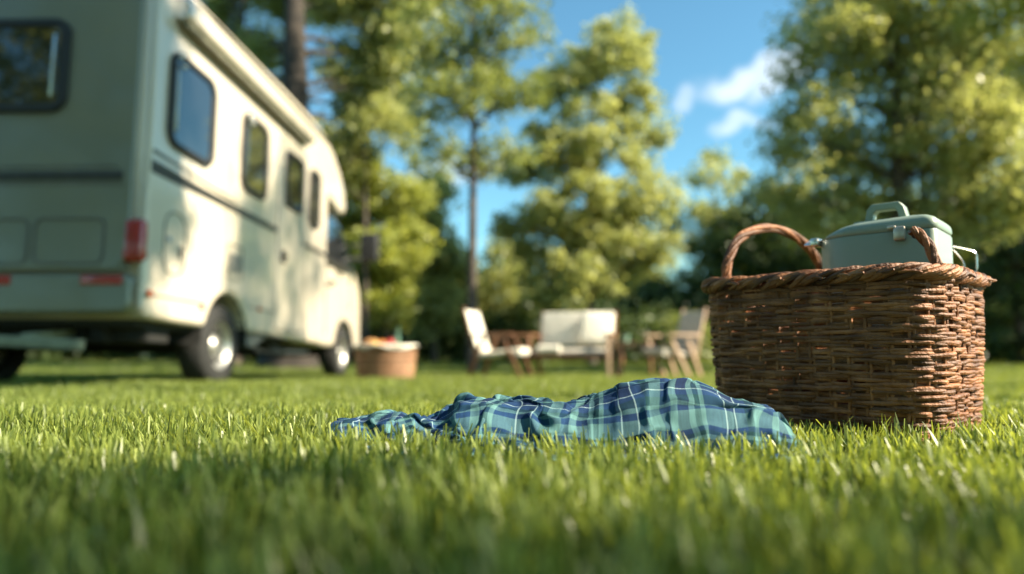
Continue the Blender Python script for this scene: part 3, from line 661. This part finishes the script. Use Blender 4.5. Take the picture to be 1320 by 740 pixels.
# ------------------------------------------------------------------ wicker basket
BX, BY = .588, 1.345; BG = G(.60, 1.3)
bas = empty('wicker_basket', (BX, BY, BG), R(-44)); tag(bas, 'large rectangular brown wicker picnic basket with hoop handles on the near grass', 'basket')
BH = .283; BA, BB, BRAD = .207, .169, .078
m_wick = mat('brown_willow', (.27, .112, .043), .55, (.13, .047, .017), scale=26, bump=.4, bscale=160, tint=.55, spec=.35)
def per_pts(ha, hb, rad, n):
    """n points evenly spaced round a rounded rectangle, with outward normals"""
    P = np.array(rrect(2 * ha, 2 * hb, rad, 16)); P = np.vstack([P, P[:1]]); L = np.concatenate([[0], np.cumsum(np.linalg.norm(np.diff(P, axis=0), axis=1))])
    s = np.arange(n) / n * L[-1]; x = np.interp(s, L, P[:, 0]); y = np.interp(s, L, P[:, 1])
    tx = np.roll(x, -1) - np.roll(x, 1); ty = np.roll(y, -1) - np.roll(y, 1); l = np.hypot(tx, ty)
    return x, y, ty / l, -tx / l, L[-1]
NP = 560; NST = 44
def wall(z, n=NP):
    k = z / BH; g_ = 1 - .085 * (1 - k) ** 1.1
    bulge = .004 * math.sin(math.pi * k)
    return per_pts(BA * g_ + bulge, BB * g_ + bulge, BRAD * g_, n)
def smooth_noise(n, k, r):
    c = r.normal(size=k); c = np.append(c, c[0]); x = np.linspace(0, k, n, endpoint=False); i = x.astype(int); f = x - i; f = f * f * (3 - 2 * f)
    return c[i] * (1 - f) + c[i + 1] * f
b = MB(); r_ = np.random.default_rng(3); NR = 43
s_ = np.arange(NP) / NP
for k in range(NR):
    z = .004 + (BH - .012) * (k + .5) / NR
    x, y, nx_, ny_, L = wall(z)
    for sub in range(2):
        ph = (k % 2) * math.pi + sub * math.pi
        if sub == 1 and k % 3 == 1: continue
        wob = .0009 * smooth_noise(NP, 40, r_) + .0009 * smooth_noise(NP, 13, r_)
        sg = []
        while len(sg) < NST: sg += [1] * r_.choice([1, 2, 3], p=[.5, .35, .15]) + [-1] * r_.choice([1, 2], p=[.75, .25])
        sg = np.array(sg[:NST] + sg[:1], float); fi = s_ * NST; ii = fi.astype(int); ff = fi - ii; ff = ff * ff * (3 - 2 * ff)
        off = .0048 * (sg[ii] * (1 - ff) + sg[ii + 1] * ff) + .0008 * smooth_noise(NP, 60, r_)
        zz = z + wob + (.0022 if sub else -.0015)
        rad = (.0027 + .0006 * r_.random()) * (1 + .12 * smooth_noise(NP, 24, r_))
        b.tube(np.stack([x + nx_ * off, y + ny_ * off, zz], 1), np.clip(rad, .0017, .0040), 7, t=r_.random(), closed=True, ry=1.22)
b.build('weave', m_wick, bas)
b = MB()
for i in range(NST):
    for d_ in (-.0038, .0038):
        pts = []
        for z in np.linspace(0, BH, 9):
            x, y, nx_, ny_, L = wall(z)
            f = ((i + .5) / NST + d_ / L) % 1 * NP; j = int(f) % NP
            pts.append((x[j] + r_.normal() * .0004, y[j] + r_.normal() * .0004, z))
        b.tube(pts, .0031, 7, t=r_.random())
b.build('stakes', m_wick, bas)
b = MB(); x, y, nx_, ny_, L = wall(.006, 96)
b.prism([(x[i] * .985, y[i] * .985) for i in range(96)], 'Z', .001, .010); b.build('base', m_wick, bas)
# plaited rim of many slanting rods
b = MB(); n = 900; x, y, nx_, ny_, L = per_pts(BA + .004, BB + .004, BRAD, n); s = np.arange(n) / n
NS = 9; TURN = 12
for q in range(NS):
    a = 2 * math.pi * (s * TURN + q / NS) + .35 * smooth_noise(n, 30, r_)
    ro = .0125 * np.cos(a); zo = .0088 * np.sin(a)
    rad = .0050 * (1 + .14 * smooth_noise(n, 60, r_))
    b.tube(np.stack([x + nx_ * ro, y + ny_ * ro, BH + .004 + zo + .0015 * smooth_noise(n, 24, r_)], 1), np.clip(rad, .0032, .0066), 7, t=r_.random(), closed=True)
# loose rod ends
for q in range(26):
    j = r_.integers(n); e = Vector((x[j], y[j], BH + .004)); o_ = Vector((nx_[j], ny_[j], 0)); t_ = Vector((-ny_[j], nx_[j], 0))
    b.tube([e + o_ * .010 - t_ * .02, e + o_ * .0165, e + o_ * (.019 + .004 * r_.random()) + t_ * .012 + Vector((0, 0, r_.uniform(-.006, .003)))], [.0035, .0032, .0018], 6, t=r_.random())
b.build('rim', m_wick, bas)
def to_local(o, p): return o.matrix_world.inverted() @ Vector(p)
bpy.context.view_layer.update()
def bez(P, n=60):
    """smooth curve through the given points"""
    P = np.array([tuple(p) for p in P], float); m = len(P); E = np.vstack([2 * P[0] - P[1], P, 2 * P[-1] - P[-2]]); out_ = []
    for i in range(m - 1):
        p0, p1, p2, p3 = E[i:i + 4]
        for t in np.linspace(0, 1, n // (m - 1), endpoint=False):
            out_.append(.5 * ((2 * p1) + (-p0 + p2) * t + (2 * p0 - 5 * p1 + 4 * p2 - p3) * t * t + (-p0 + 3 * p1 - 3 * p2 + p3) * t ** 3))
    out_.append(P[-1]); return np.array(out_)
def twisted(mb, path, strands, rh, rs, turns, r):
    T = np.gradient(path, axis=0); T /= np.linalg.norm(T, axis=1)[:, None]
    ref = np.array((0.3, 1, 0.05)); U = np.cross(T, ref); U /= np.linalg.norm(U, axis=1)[:, None]; W = np.cross(T, U); s = np.linspace(0, 1, len(path))
    for q in range(strands):
        a = 2 * math.pi * (turns * s + q / strands)
        mb.tube(path + rh * (np.cos(a)[:, None] * U + np.sin(a)[:, None] * W), rs, 8, t=r.random())
h1 = [at(937, 372, 1.40), at(938, 338, 1.405), at(955, 306, 1.43), at(990, 294, 1.48), at(1026, 306, 1.54), at(1050, 330, 1.58), at(1064, 362, 1.60)]
b = MB(); twisted(b, bez([to_local(bas, p) for p in h1], 90), 4, .0052, .0052, 2.8, r_); b.build('handle', m_wick, bas)
h2 = [at(1210, 356, 1.150), at(1206, 338, 1.145), at(1198, 318, 1.15), at(1186, 303, 1.155), at(1175, 296, 1.16)]
b = MB(); twisted(b, bez([to_local(bas, p) for p in h2], 60), 3, .0042, .0050, 1.1, r_); b.build('handle', m_wick, bas)

# ------------------------------------------------------------------ cooler in the basket
m_sage = mat('sage_plastic', (.22, .275, .215), .42, (.20, .255, .20), scale=5, bump=.04, bscale=300, coat=.1, coat_r=.3)
m_seam = mat('sage_seam', (.13, .18, .15), .6)
cx_, cy_ = px_x(1143, 1.335), 1.335
CRZ = R(-41); cool = empty('cooler_box', (cx_, cy_, BG + .15), CRZ); tag(cool, 'sage green hard cooler with carry handle sitting inside the wicker basket', 'cooler')
zc0 = BG + .15
ztop = at(1160, 283, 1.30).z - zc0; zseam = at(1150, 298, 1.25).z - zc0
CL, CD = .218, .155; rad4 = (.028, .06, .075, .016)
def ring(k, z, dz=None, sc_=1.0):
    P = rrect(CL * k - 0, CD * k, tuple(q * k for q in rad4), 8)
    return [(u, v, z + (dz(u, v) if dz else 0)) for u, v in P]
def loft(mb, rings, cap=True):
    n = len(rings[0]); V = [v for r0 in rings for v in r0]; F = []
    for i in range(len(rings) - 1):
        for k in range(n): F.append((i * n + k, i * n + (k + 1) % n, (i + 1) * n + (k + 1) % n, (i + 1) * n + k))
    if cap: F.append(tuple(range(n))[::-1]); F.append(tuple((len(rings) - 1) * n + k for k in range(n)))
    mb.add(V, F)
b = MB(); loft(b, [ring(.88, .0), ring(.94, .004), ring(.97, .10), ring(.985, zseam - .004), ring(.97, zseam - .001)]); b.build('body', m_sage, cool, bevel=.0)
b = MB(); loft(b, [ring(.965, zseam - .002), ring(.965, zseam + .003)]); b.build('seal', m_seam, cool)
def sl(k):
    def f(u, v):
        t = min(1, max(0, (-u + .02) / .12)); return -.022 * t * t * k
    return f
H_ = ztop - zseam
b = MB(); loft(b, [ring(.975, zseam + .001), ring(.988, zseam + .003), ring(.990, zseam + H_ * .30, sl(.35)), ring(.975, zseam + H_ * .52, sl(.7)), ring(.93, zseam + H_ * .72, sl(.9)), ring(.84, zseam + H_ * .87, sl(1)), ring(.70, zseam + H_ * .95, sl(1)), ring(.5, ztop - .0005, sl(.9)), ring(.3, ztop, sl(.7)), ring(.05, ztop, sl(.6))])
lid = b.build('lid', m_sage, cool)
# raised pad and the carry handle on the lid
b = MB(); b.prism(rrect(.090, .05, .012), 'Z', ztop - .006, ztop + .0035); b.build('handle_pad', m_sage, lid, bevel=.003)
hw, hh = .034, .036
b = MB(); po = [(-hw - .004, 0), (-hw + .002, hh * .72), (-hw + .010, hh), (hw - .010, hh), (hw - .002, hh * .72), (hw + .004, 0)]; pi_ = [(-hw + .011, 0), (-hw + .013, hh * .48), (-hw + .018, hh * .62), (hw - .018, hh * .62), (hw - .013, hh * .48), (hw - .011, 0)]
V = [(u, -.013, v + ztop) for u, v in po] + [(u, -.013, v + ztop) for u, v in pi_] + [(u, .013, v + ztop) for u, v in po] + [(u, .013, v + ztop) for u, v in pi_]; F = []
for i in range(5): F += [(i, i + 1, i + 7, i + 6), (i + 12, i + 18, i + 19, i + 13), (i, i + 12, i + 13, i + 1), (i + 6, i + 7, i + 19, i + 18)]
F += [(0, 6, 18, 12), (5, 17, 23, 11)]
b.add(V, F); hd = b.build('carry_handle', m_sage, lid, bevel=.003)
hd.location.x = .012
# clasp on the front that holds the basket handle, and the wire bail on the right
def clp(p): return to_local(cool, p)
bpy.context.view_layer.update()
b = MB(); c0 = Vector((CL * .235, -CD / 2 - .004, zseam - .006)); b.box(c0, (.020, .012, .026), bev=.004); b.box(c0 + Vector((-.012, -.002, .012)), (.014, .010, .006), bev=.002)
b.build('clasp', mat('dull_steel', (.5, .47, .42), .35, (.35, .32, .28), scale=40, metal=.8), cool)
b = MB(); b.box(clp(at(1181, 300, 1.165)), (.014, .022, .020), bev=.005); b.build('ferrule', m_trim, cool)
b = MB(); b.tube([(-CL / 2 + .01, -.03, zseam + .003), (-CL / 2 - .012, -.035, zseam + .002), (-CL / 2 - .016, -.05, zseam - .006), (-CL / 2 + .004, -.052, zseam - .008)], .0035, 8); b.box((-CL / 2 + .002, -.04, zseam - .002), (.016, .03, .016), bev=.003)
b.build('hinge', m_chrome, cool)
wb = [clp(at(px, py, 1.42)) for px, py in ((1228, 318), (1246, 322), (1257, 326), (1259, 334), (1258, 350), (1246, 352), (1240, 336), (1228, 322))]
b = MB(); b.tube(bez(wb, 80), .0017, 6); b.build('wire_bail', m_chrome, cool)

# ------------------------------------------------------------------ plaid cloth: a crumpled sheet, relaxed by a small cloth solver
def cloth():
    nu, nv = 150, 84; Lu, Lv = .98, .58
    r = np.random.default_rng(21)
    # height of what lies under the cloth above the flat ground
    RX = np.array([-.34, -.30, -.22, -.16, -.10, -.05, .0, .05, .09, .14, .19, .24, .28, .33, .365, .40, .43])
    def pz(px, py, Y): return at(px, py, Y).z
    pyx = [(440, 552), (452, 545), (520, 548), (560, 540), (600, 527), (640, 516), (700, 521), (745, 517), (780, 507), (810, 496), (855, 492), (900, 497), (930, 512), (965, 515), (990, 530), (1012, 562), (1040, 590)]
    YR = 1.05
    hx = np.array([at(a, 450, YR).x for a, _ in pyx]); hz = np.array([at(a, q, YR).z for a, q in pyx]) + np.interp(hx, [-.2, .1, .15, .25, .30], [.008, 0, .008, .008, 0])
    def H(x, y):
        g = gz(x, y) + .012
        top = np.interp(x, hx, hz) - .006
        yc = np.interp(x, [-.35, -.1, .1, .4], [1.10, 1.075, 1.06, 1.035]); wf = np.interp(x, [-.35, -.1, .1, .4], [.075, .10, .10, .09])
        d = y - yc; f = np.where(d < 0, np.clip(1 - (-d / wf) ** 2.6, 0, 1), np.clip(1 - (d / .16) ** 2, 0, 1))
        lump = .006 * np.sin(x * 60 + y * 25) * np.clip(f * 3 - .2, 0, 1) * np.clip((.2 - x) * 5, 0, 1)
        return g + np.maximum(top - g, 0) * f + lump
    u = np.linspace(0, 1, nu); v = np.linspace(0, 1, nv); U, Vv = np.meshgrid(u, v)
    X = -.300 + .664 * U + .012 * np.sin(Vv * 9 + U * 4); Y = .905 + .33 * Vv + .03 * np.sin(U * 5.5 + 1) - .02 * (U > .8) * (U - .8) * 5
    X = X + .02 * (Vv - .5) * np.sin(U * 7)
    left = np.clip((.62 - U) * 3, 0.12, 1)
    Z = H(X, Y) + .02 + left * (.034 * np.sin(U * 30 + 9 * Vv + 2 * np.sin(Vv * 4)) + .020 * np.sin(U * 19 - 13 * Vv + 2) + .010 * np.sin(Vv * 16 + U * 7)) + .03 * left + .004 * r.normal(size=U.shape)
    P = np.stack([X, Y, Z], -1); Pp = P.copy(); hu, hv = Lu / (nu - 1), Lv / (nv - 1)
    # the flat right part is not compressed: local rest length follows the start there
    su = np.linspace(0, 1, nu - 1); ru = hu * np.interp(su, [0, .5, .62, 1], [1.14, 1.1, .84, .84])[None, :, None]
    def con(A, B, L, k):
        d = B - A; l = np.linalg.norm(d, axis=-1, keepdims=True) + 1e-9; c = d * ((l - L) / l) * .5 * k; A += c; B -= c
    dg = math.hypot(hu, hv)
    for it in range(150):
        vel = (P - Pp) * .94; Pp = P.copy(); P = P + vel; P[..., 2] -= .00016
        for j in range(10):
            for o in (0, 1):
                con(P[:, o:-1:2], P[:, o + 1::2][:, :P[:, o:-1:2].shape[1]], ru[:, o::2], 1)
                con(P[o:-1:2], P[o + 1::2][:P[o:-1:2].shape[0]], hv, 1)
            if j % 2 == 0:
                for o in (0, 1):
                    a = P[o:-1:2, :-1]; c = P[o + 1::2, 1:][:a.shape[0]]; con(a, c, dg, .25)
                    a = P[o:-1:2, 1:]; c = P[o + 1::2, :-1][:a.shape[0]]; con(a, c, dg, .25)
            con(P[:, :-4:1][:, ::8], P[:, 4::1][:, ::8], 4 * hu * .93, .10); con(P[:-4][::8], P[4:][::8], 4 * hv * .95, .10)
            h = H(P[..., 0], P[..., 1]); m = P[..., 2] < h
            P[..., 2] = np.where(m, h, P[..., 2])
            fr = np.where(m, .75, 0)[..., None]; P[..., :2] = P[..., :2] * (1 - fr) + Pp[..., :2] * fr
    # soften the grid noise
    for _ in range(2):
        Q = P.copy(); Q[1:-1, 1:-1] = (P[1:-1, 1:-1] * 2 + (P[:-2, 1:-1] + P[2:, 1:-1] + P[1:-1, :-2] + P[1:-1, 2:]) * .5) / 4; P = Q
    return P, U * Lu, Vv * Lv
P, CU, CV = cloth()
nv_, nu_ = P.shape[:2]; idx = np.arange(nu_ * nv_).reshape(nv_, nu_)
F = np.stack([idx[:-1, :-1], idx[:-1, 1:], idx[1:, 1:], idx[1:, :-1]], -1).reshape(-1, 4)
m = bpy.data.materials.new('plaid_cotton'); m.use_nodes = True; t = m.node_tree; L_ = t.links; bs = t.nodes['Principled BSDF']
uvn = N(t, 'ShaderNodeUVMap'); sp = N(t, 'ShaderNodeSeparateXYZ'); L_.new(uvn.outputs[0], sp.inputs[0])
NAVY, BLUE, TEAL, MINT, WHITE = (.004, .017, .056), (.009, .038, .105), (.006, .038, .046), (.095, .205, .205), (.42, .52, .52)
LINE = (.34, .46, .48)
def plaid(o, rep, bands):
    mm = N(t, 'ShaderNodeMath', operation='MULTIPLY'); L_.new(o, mm.inputs[0]); mm.inputs[1].default_value = rep
    fr = N(t, 'ShaderNodeMath', operation='FRACT'); L_.new(mm.outputs[0], fr.inputs[0])
    cr = N(t, 'ShaderNodeValToRGB'); cr.color_ramp.interpolation = 'CONSTANT'; e = cr.color_ramp.elements
    e[0].position = 0; e[0].color = (*bands[0][1], 1); e[1].position = bands[1][0]; e[1].color = (*bands[1][1], 1)
    for p, c in bands[2:]: q = e.new(p); q.color = (*c, 1)
    L_.new(fr.outputs[0], cr.inputs[0]); return cr.outputs[0]
warp = plaid(sp.outputs[0], 1 / .20, [(0, BLUE), (.10, LINE), (.112, NAVY), (.24, LINE), (.252, BLUE), (.34, TEAL), (.42, MINT), (.52, BLUE), (.63, MINT), (.70, NAVY), (.80, MINT), (.85, TEAL), (.90, MINT), (.94, BLUE)])
weft = plaid(sp.outputs[1], 1 / .165, [(0, MINT), (.12, BLUE), (.19, MINT), (.24, TEAL), (.36, BLUE), (.44, LINE), (.452, NAVY), (.60, MINT), (.63, NAVY), (.72, TEAL), (.80, MINT), (.84, TEAL), (.88, BLUE), (.93, MINT)])
# twill weave: warp and weft threads alternate
def thr(o, f):
    mm = N(t, 'ShaderNodeMath', operation='MULTIPLY'); L_.new(o, mm.inputs[0]); mm.inputs[1].default_value = f; s = N(t, 'ShaderNodeMath', operation='SINE'); L_.new(mm.outputs[0], s.inputs[0]); return s.outputs[0]
a1, a2 = thr(sp.outputs[0], 2 * math.pi / .0016), thr(sp.outputs[1], 2 * math.pi / .0016)
pr_ = N(t, 'ShaderNodeMath', operation='MULTIPLY'); L_.new(a1, pr_.inputs[0]); L_.new(a2, pr_.inputs[1])
mr = N(t, 'ShaderNodeMapRange'); mr.inputs['From Min'].default_value = -.6; mr.inputs['From Max'].default_value = .6; mr.inputs['To Min'].default_value = .22; mr.inputs['To Max'].default_value = .70; L_.new(pr_.outputs[0], mr.inputs[0])
mxp = N(t, 'ShaderNodeMix', data_type='RGBA'); L_.new(mr.outputs[0], mxp.inputs['Factor']); L_.new(warp, mxp.inputs['A']); L_.new(weft, mxp.inputs['B'])
nz = N(t, 'ShaderNodeTexNoise'); nz.inputs['Scale'].default_value = 260; nz.inputs['Detail'].default_value = 3
mp = N(t, 'ShaderNodeMapping'); mp.inputs['Scale'].default_value = (1, .12, 1); L_.new(uvn.outputs[0], mp.inputs[0]); L_.new(mp.outputs[0], nz.inputs['Vector'])
mr2 = N(t, 'ShaderNodeMapRange'); mr2.inputs['To Min'].default_value = .62; mr2.inputs['To Max'].default_value = 1.35; L_.new(nz.outputs['Fac'], mr2.inputs[0])
vs = N(t, 'ShaderNodeVectorMath', operation='SCALE'); L_.new(mxp.outputs['Result'], vs.inputs[0]); L_.new(mr2.outputs[0], vs.inputs['Scale'])
L_.new(vs.outputs[0], bs.inputs['Base Color']); bs.inputs['Roughness'].default_value = .85; bs.inputs['Sheen Weight'].default_value = 0; bs.inputs['Specular IOR Level'].default_value = .2
bp = N(t, 'ShaderNodeBump'); bp.inputs['Strength'].default_value = .35; bp.inputs['Distance'].default_value = .0006; L_.new(pr_.outputs[0], bp.inputs['Height']); L_.new(bp.outputs[0], bs.inputs['Normal'])
cl = raw('plaid_cloth', P.reshape(-1, 3), F, m, None, uv=np.stack([CU, CV], -1).reshape(-1, 2))
tag(cl, 'crumpled blue and green plaid cloth lying on the grass beside the wicker basket', 'cloth')
so = cl.modifiers.new('s', 'SOLIDIFY'); so.thickness = .0022; so.offset = 0
su_ = cl.modifiers.new('u', 'SUBSURF'); su_.levels = 1; su_.render_levels = 1
cloth_xyz = P.reshape(-1, 3)

# ------------------------------------------------------------------ grass: one lawn of tufts, each tuft a handful of blades
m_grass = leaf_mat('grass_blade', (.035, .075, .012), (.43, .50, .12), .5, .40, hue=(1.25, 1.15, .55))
def tuft(nb, rad, h0, h1, w0, w1, seed, segs=4):
    r = np.random.default_rng(seed); V = []; F = []; T = []
    for _ in range(nb):
        a = r.random() * 2 * math.pi; q = rad * math.sqrt(r.random()); x, y = q * math.cos(a), q * math.sin(a)
        h = r.uniform(h0, h1) * (1.35 if r.random() < .08 else 1); wd = r.uniform(w0, w1) / 2; az = r.random() * 2 * math.pi; lean = abs(r.normal(0, .30)) * h; tw = r.uniform(-.5, .5)
        dx, dy = math.cos(az), math.sin(az); sx, sy = -math.sin(az + tw), math.cos(az + tw); t = np.clip(r.normal(.45, .2), 0, .9) if r.random() > .03 else 1.0; base = len(V)
        cut = r.random() < .35
        for i in range(segs + 1):
            f = i / segs; ww = wd * ((1 - f ** 2.4) * .85 + .15 if not cut else (1 - .45 * f)); cx = x + dx * lean * f ** 1.8; cy = y + dy * lean * f ** 1.8; cz = h * f * (1 - .12 * f * lean / h)
            if i == segs and not cut: ww = wd * .12
            V += [(cx - sx * ww, cy - sy * ww, cz), (cx + sx * ww, cy + sy * ww, cz)]; T += [t * (.08 + .92 * f ** .8)] * 2  # blades darken to the root, standing in for shade between them
        for i in range(segs): k = base + 2 * i; F.append((k, k + 1, k + 3, k + 2))
    me = bpy.data.meshes.new('tuft'); me.from_pydata(V, [], F); me.polygons.foreach_set('use_smooth', np.ones(len(F), dtype=bool))
    at_ = me.attributes.new('tint', 'FLOAT', 'POINT'); at_.data.foreach_set('value', T); me.materials.append(m_grass)
    return bpy.data.objects.new('tuft', me)
src = bpy.data.collections.new('tuft_kinds')          # source meshes only, not linked to the scene
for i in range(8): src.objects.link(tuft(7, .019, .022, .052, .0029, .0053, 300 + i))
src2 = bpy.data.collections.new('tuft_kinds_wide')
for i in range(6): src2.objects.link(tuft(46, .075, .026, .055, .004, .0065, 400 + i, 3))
src3 = bpy.data.collections.new('tuft_kinds_far')
for i in range(4): src3.objects.link(tuft(110, .26, .03, .065, .010, .018, 500 + i, 2))

def scatter(dens_fn, x0, x1, y0, y1, dmax, r):
    n = int((x1 - x0) * (y1 - y0) * dmax); x = r.uniform(x0, x1, n); y = r.uniform(y0, y1, n)
    k = r.random(n) < dens_fn(x, y) / dmax; return x[k], y[k]
r = np.random.default_rng(77)
def wedge(x, y, m): return np.abs(x - .0) < (.86 * np.maximum(y, 0) + m)
# cloth cover map
cgx = ((cloth_xyz[:, 0] + 1) / .01).astype(int); cgy = (cloth_xyz[:, 1] / .01).astype(int); hi_ = (cloth_xyz[:, 2] - gz(cloth_xyz[:, 0], cloth_xyz[:, 1])) > .024; cgx = cgx[hi_]; cgy = cgy[hi_]; cov = np.zeros((220, 220), bool); cov[np.clip(cgx, 0, 219), np.clip(cgy, 0, 219)] = True
def covered(x, y):
    i = np.clip(((x + 1) / .01).astype(int), 0, 219); j = np.clip((y / .01).astype(int), 0, 219); return cov[i, j] & (x > -1) & (x < 1.19) & (y < 2.19) & (y > 0)
def in_basket(x, y, grow=0.):
    c, s = math.cos(R(44)), math.sin(R(44)); dx, dy = x - BX, y - BY; lx, ly = c * dx - s * dy, s * dx + c * dy
    return (np.abs(lx) < BA * .93 + grow) & (np.abs(ly) < BB * .93 + grow)
def keep(x, y, far=0):
    k = ~covered(x, y) & ~in_basket(x, y, .004)
    for yc in WHY:
        for wx in (-.17, -2.08): k &= ~((np.abs(x - (VX + wx)) < .12 + far * .05) & (np.abs(y - (VY + yc)) < .10 + far * .05))
    k &= ~(((x - ux) ** 2 + ((y - uy) / .9) ** 2) < .33 ** 2)
    return k
def lawn(name, coll, x, y, smin, smax, r, mod):
    n = len(x); z = gz(x, y) - .002
    me = bpy.data.meshes.new(name); me.vertices.add(n); me.vertices.foreach_set('co', np.stack([x, y, z], 1).astype(np.float32).ravel())
    patch = .5 + .5 * np.sin(x * 3.1 + 2 * np.sin(y * 2.3)) * np.sin(y * 3.7 + 1.5 * np.sin(x * 1.9))
    s = r.uniform(smin, smax, n) * (.88 + .24 * patch)
    for nm, ty, va in (('scl', 'FLOAT', s), ('rz', 'FLOAT', r.uniform(0, 6.283, n)), ('kind_i', 'INT', r.integers(0, len(coll.objects), n)), ('tlt', 'FLOAT', r.normal(0, .10, n))):
        a = me.attributes.new(nm, ty, 'POINT'); a.data.foreach_set('value', va.astype(np.int32 if ty == 'INT' else np.float32))
    return me
def geo(me_list):
    """one object; every layer is a point mesh with its own tuft kinds"""
    ng = bpy.data.node_groups.new('lawn_tufts', 'GeometryNodeTree'); ng.interface.new_socket('Geometry', in_out='OUTPUT', socket_type='NodeSocketGeometry'); ng.interface.new_socket('Geometry', in_out='INPUT', socket_type='NodeSocketGeometry')
    gi = N(ng, 'NodeGroupInput'); go = N(ng, 'NodeGroupOutput'); jn = N(ng, 'GeometryNodeJoinGeometry'); L = ng.links
    lay = N(ng, 'GeometryNodeInputNamedAttribute', data_type='INT'); lay.inputs[0].default_value = 'layer'
    for li, coll in enumerate(me_list):
        cmp_ = N(ng, 'FunctionNodeCompare', data_type='INT', operation='EQUAL'); L.new(lay.outputs['Attribute'], cmp_.inputs[2]); cmp_.inputs[3].default_value = li
        ci = N(ng, 'GeometryNodeCollectionInfo'); ci.inputs['Collection'].default_value = coll; ci.inputs['Separate Children'].default_value = True; ci.inputs['Reset Children'].default_value = True
        ip = N(ng, 'GeometryNodeInstanceOnPoints'); L.new(gi.outputs[0], ip.inputs['Points']); L.new(cmp_.outputs[0], ip.inputs['Selection']); L.new(ci.outputs[0], ip.inputs['Instance']); ip.inputs['Pick Instance'].default_value = True
        def na(nm, ty='FLOAT'): q = N(ng, 'GeometryNodeInputNamedAttribute', data_type=ty); q.inputs[0].default_value = nm; return q.outputs['Attribute']
        L.new(na('kind_i', 'INT'), ip.inputs['Instance Index']); cb = N(ng, 'ShaderNodeCombineXYZ'); L.new(na('rz'), cb.inputs[2]); L.new(na('tlt'), cb.inputs[0]); L.new(cb.outputs[0], ip.inputs['Rotation']); L.new(na('scl'), ip.inputs['Scale'])
        L.new(ip.outputs[0], jn.inputs[0])
    L.new(jn.outputs[0], go.inputs[0]); return ng
layers = []
x, y = scatter(lambda x, y: np.where(wedge(x, y, .35), 2700, 0), -2.9, 2.9, .16, 2.6, 2700, r); k = keep(x, y); layers.append((x[k], y[k], .72, 1.18))
x, y = scatter(lambda x, y: np.where(wedge(x, y, .5), np.interp(y, [2.5, 6, 12.5], [300, 170, 60]), 0), -9, 9, 2.5, 12.5, 300, r); k = keep(x, y, 1); layers.append((x[k], y[k], .75, 1.2))
x, y = scatter(lambda x, y: np.where(wedge(x, y, 2), 9, 0), -32, 32, 12, 32, 9, r); layers.append((x, y, .8, 1.25))
allx = np.concatenate([l[0] for l in layers]); ally = np.concatenate([l[1] for l in layers]); n = len(allx)
lay = np.concatenate([np.full(len(l[0]), i) for i, l in enumerate(layers)]); patch = .5 + .5 * np.sin(allx * 3.1 + 2 * np.sin(ally * 2.3)) * np.sin(ally * 3.7 + 1.5 * np.sin(allx * 1.9))
scl = np.concatenate([r.uniform(l[2], l[3], len(l[0])) for l in layers]) * (.86 + .28 * patch)
me = bpy.data.meshes.new('grass'); me.vertices.add(n); me.vertices.foreach_set('co', np.stack([allx, ally, gz(allx, ally) - .002], 1).astype(np.float32).ravel())
for nm, ty, va in (('scl', 'FLOAT', scl), ('rz', 'FLOAT', r.uniform(0, 6.283, n)), ('kind_i', 'INT', r.integers(0, 24, n)), ('tlt', 'FLOAT', r.normal(0, .10, n)), ('layer', 'INT', lay)):
    a = me.attributes.new(nm, ty, 'POINT'); a.data.foreach_set('value', va.astype(np.int32 if ty == 'INT' else np.float32))
grass = bpy.data.objects.new('grass', me); lin(grass); grass['kind'] = 'stuff'; me.materials.append(m_grass)
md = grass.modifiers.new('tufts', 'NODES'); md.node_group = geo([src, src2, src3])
print('tufts', n, [len(l[0]) for l in layers])
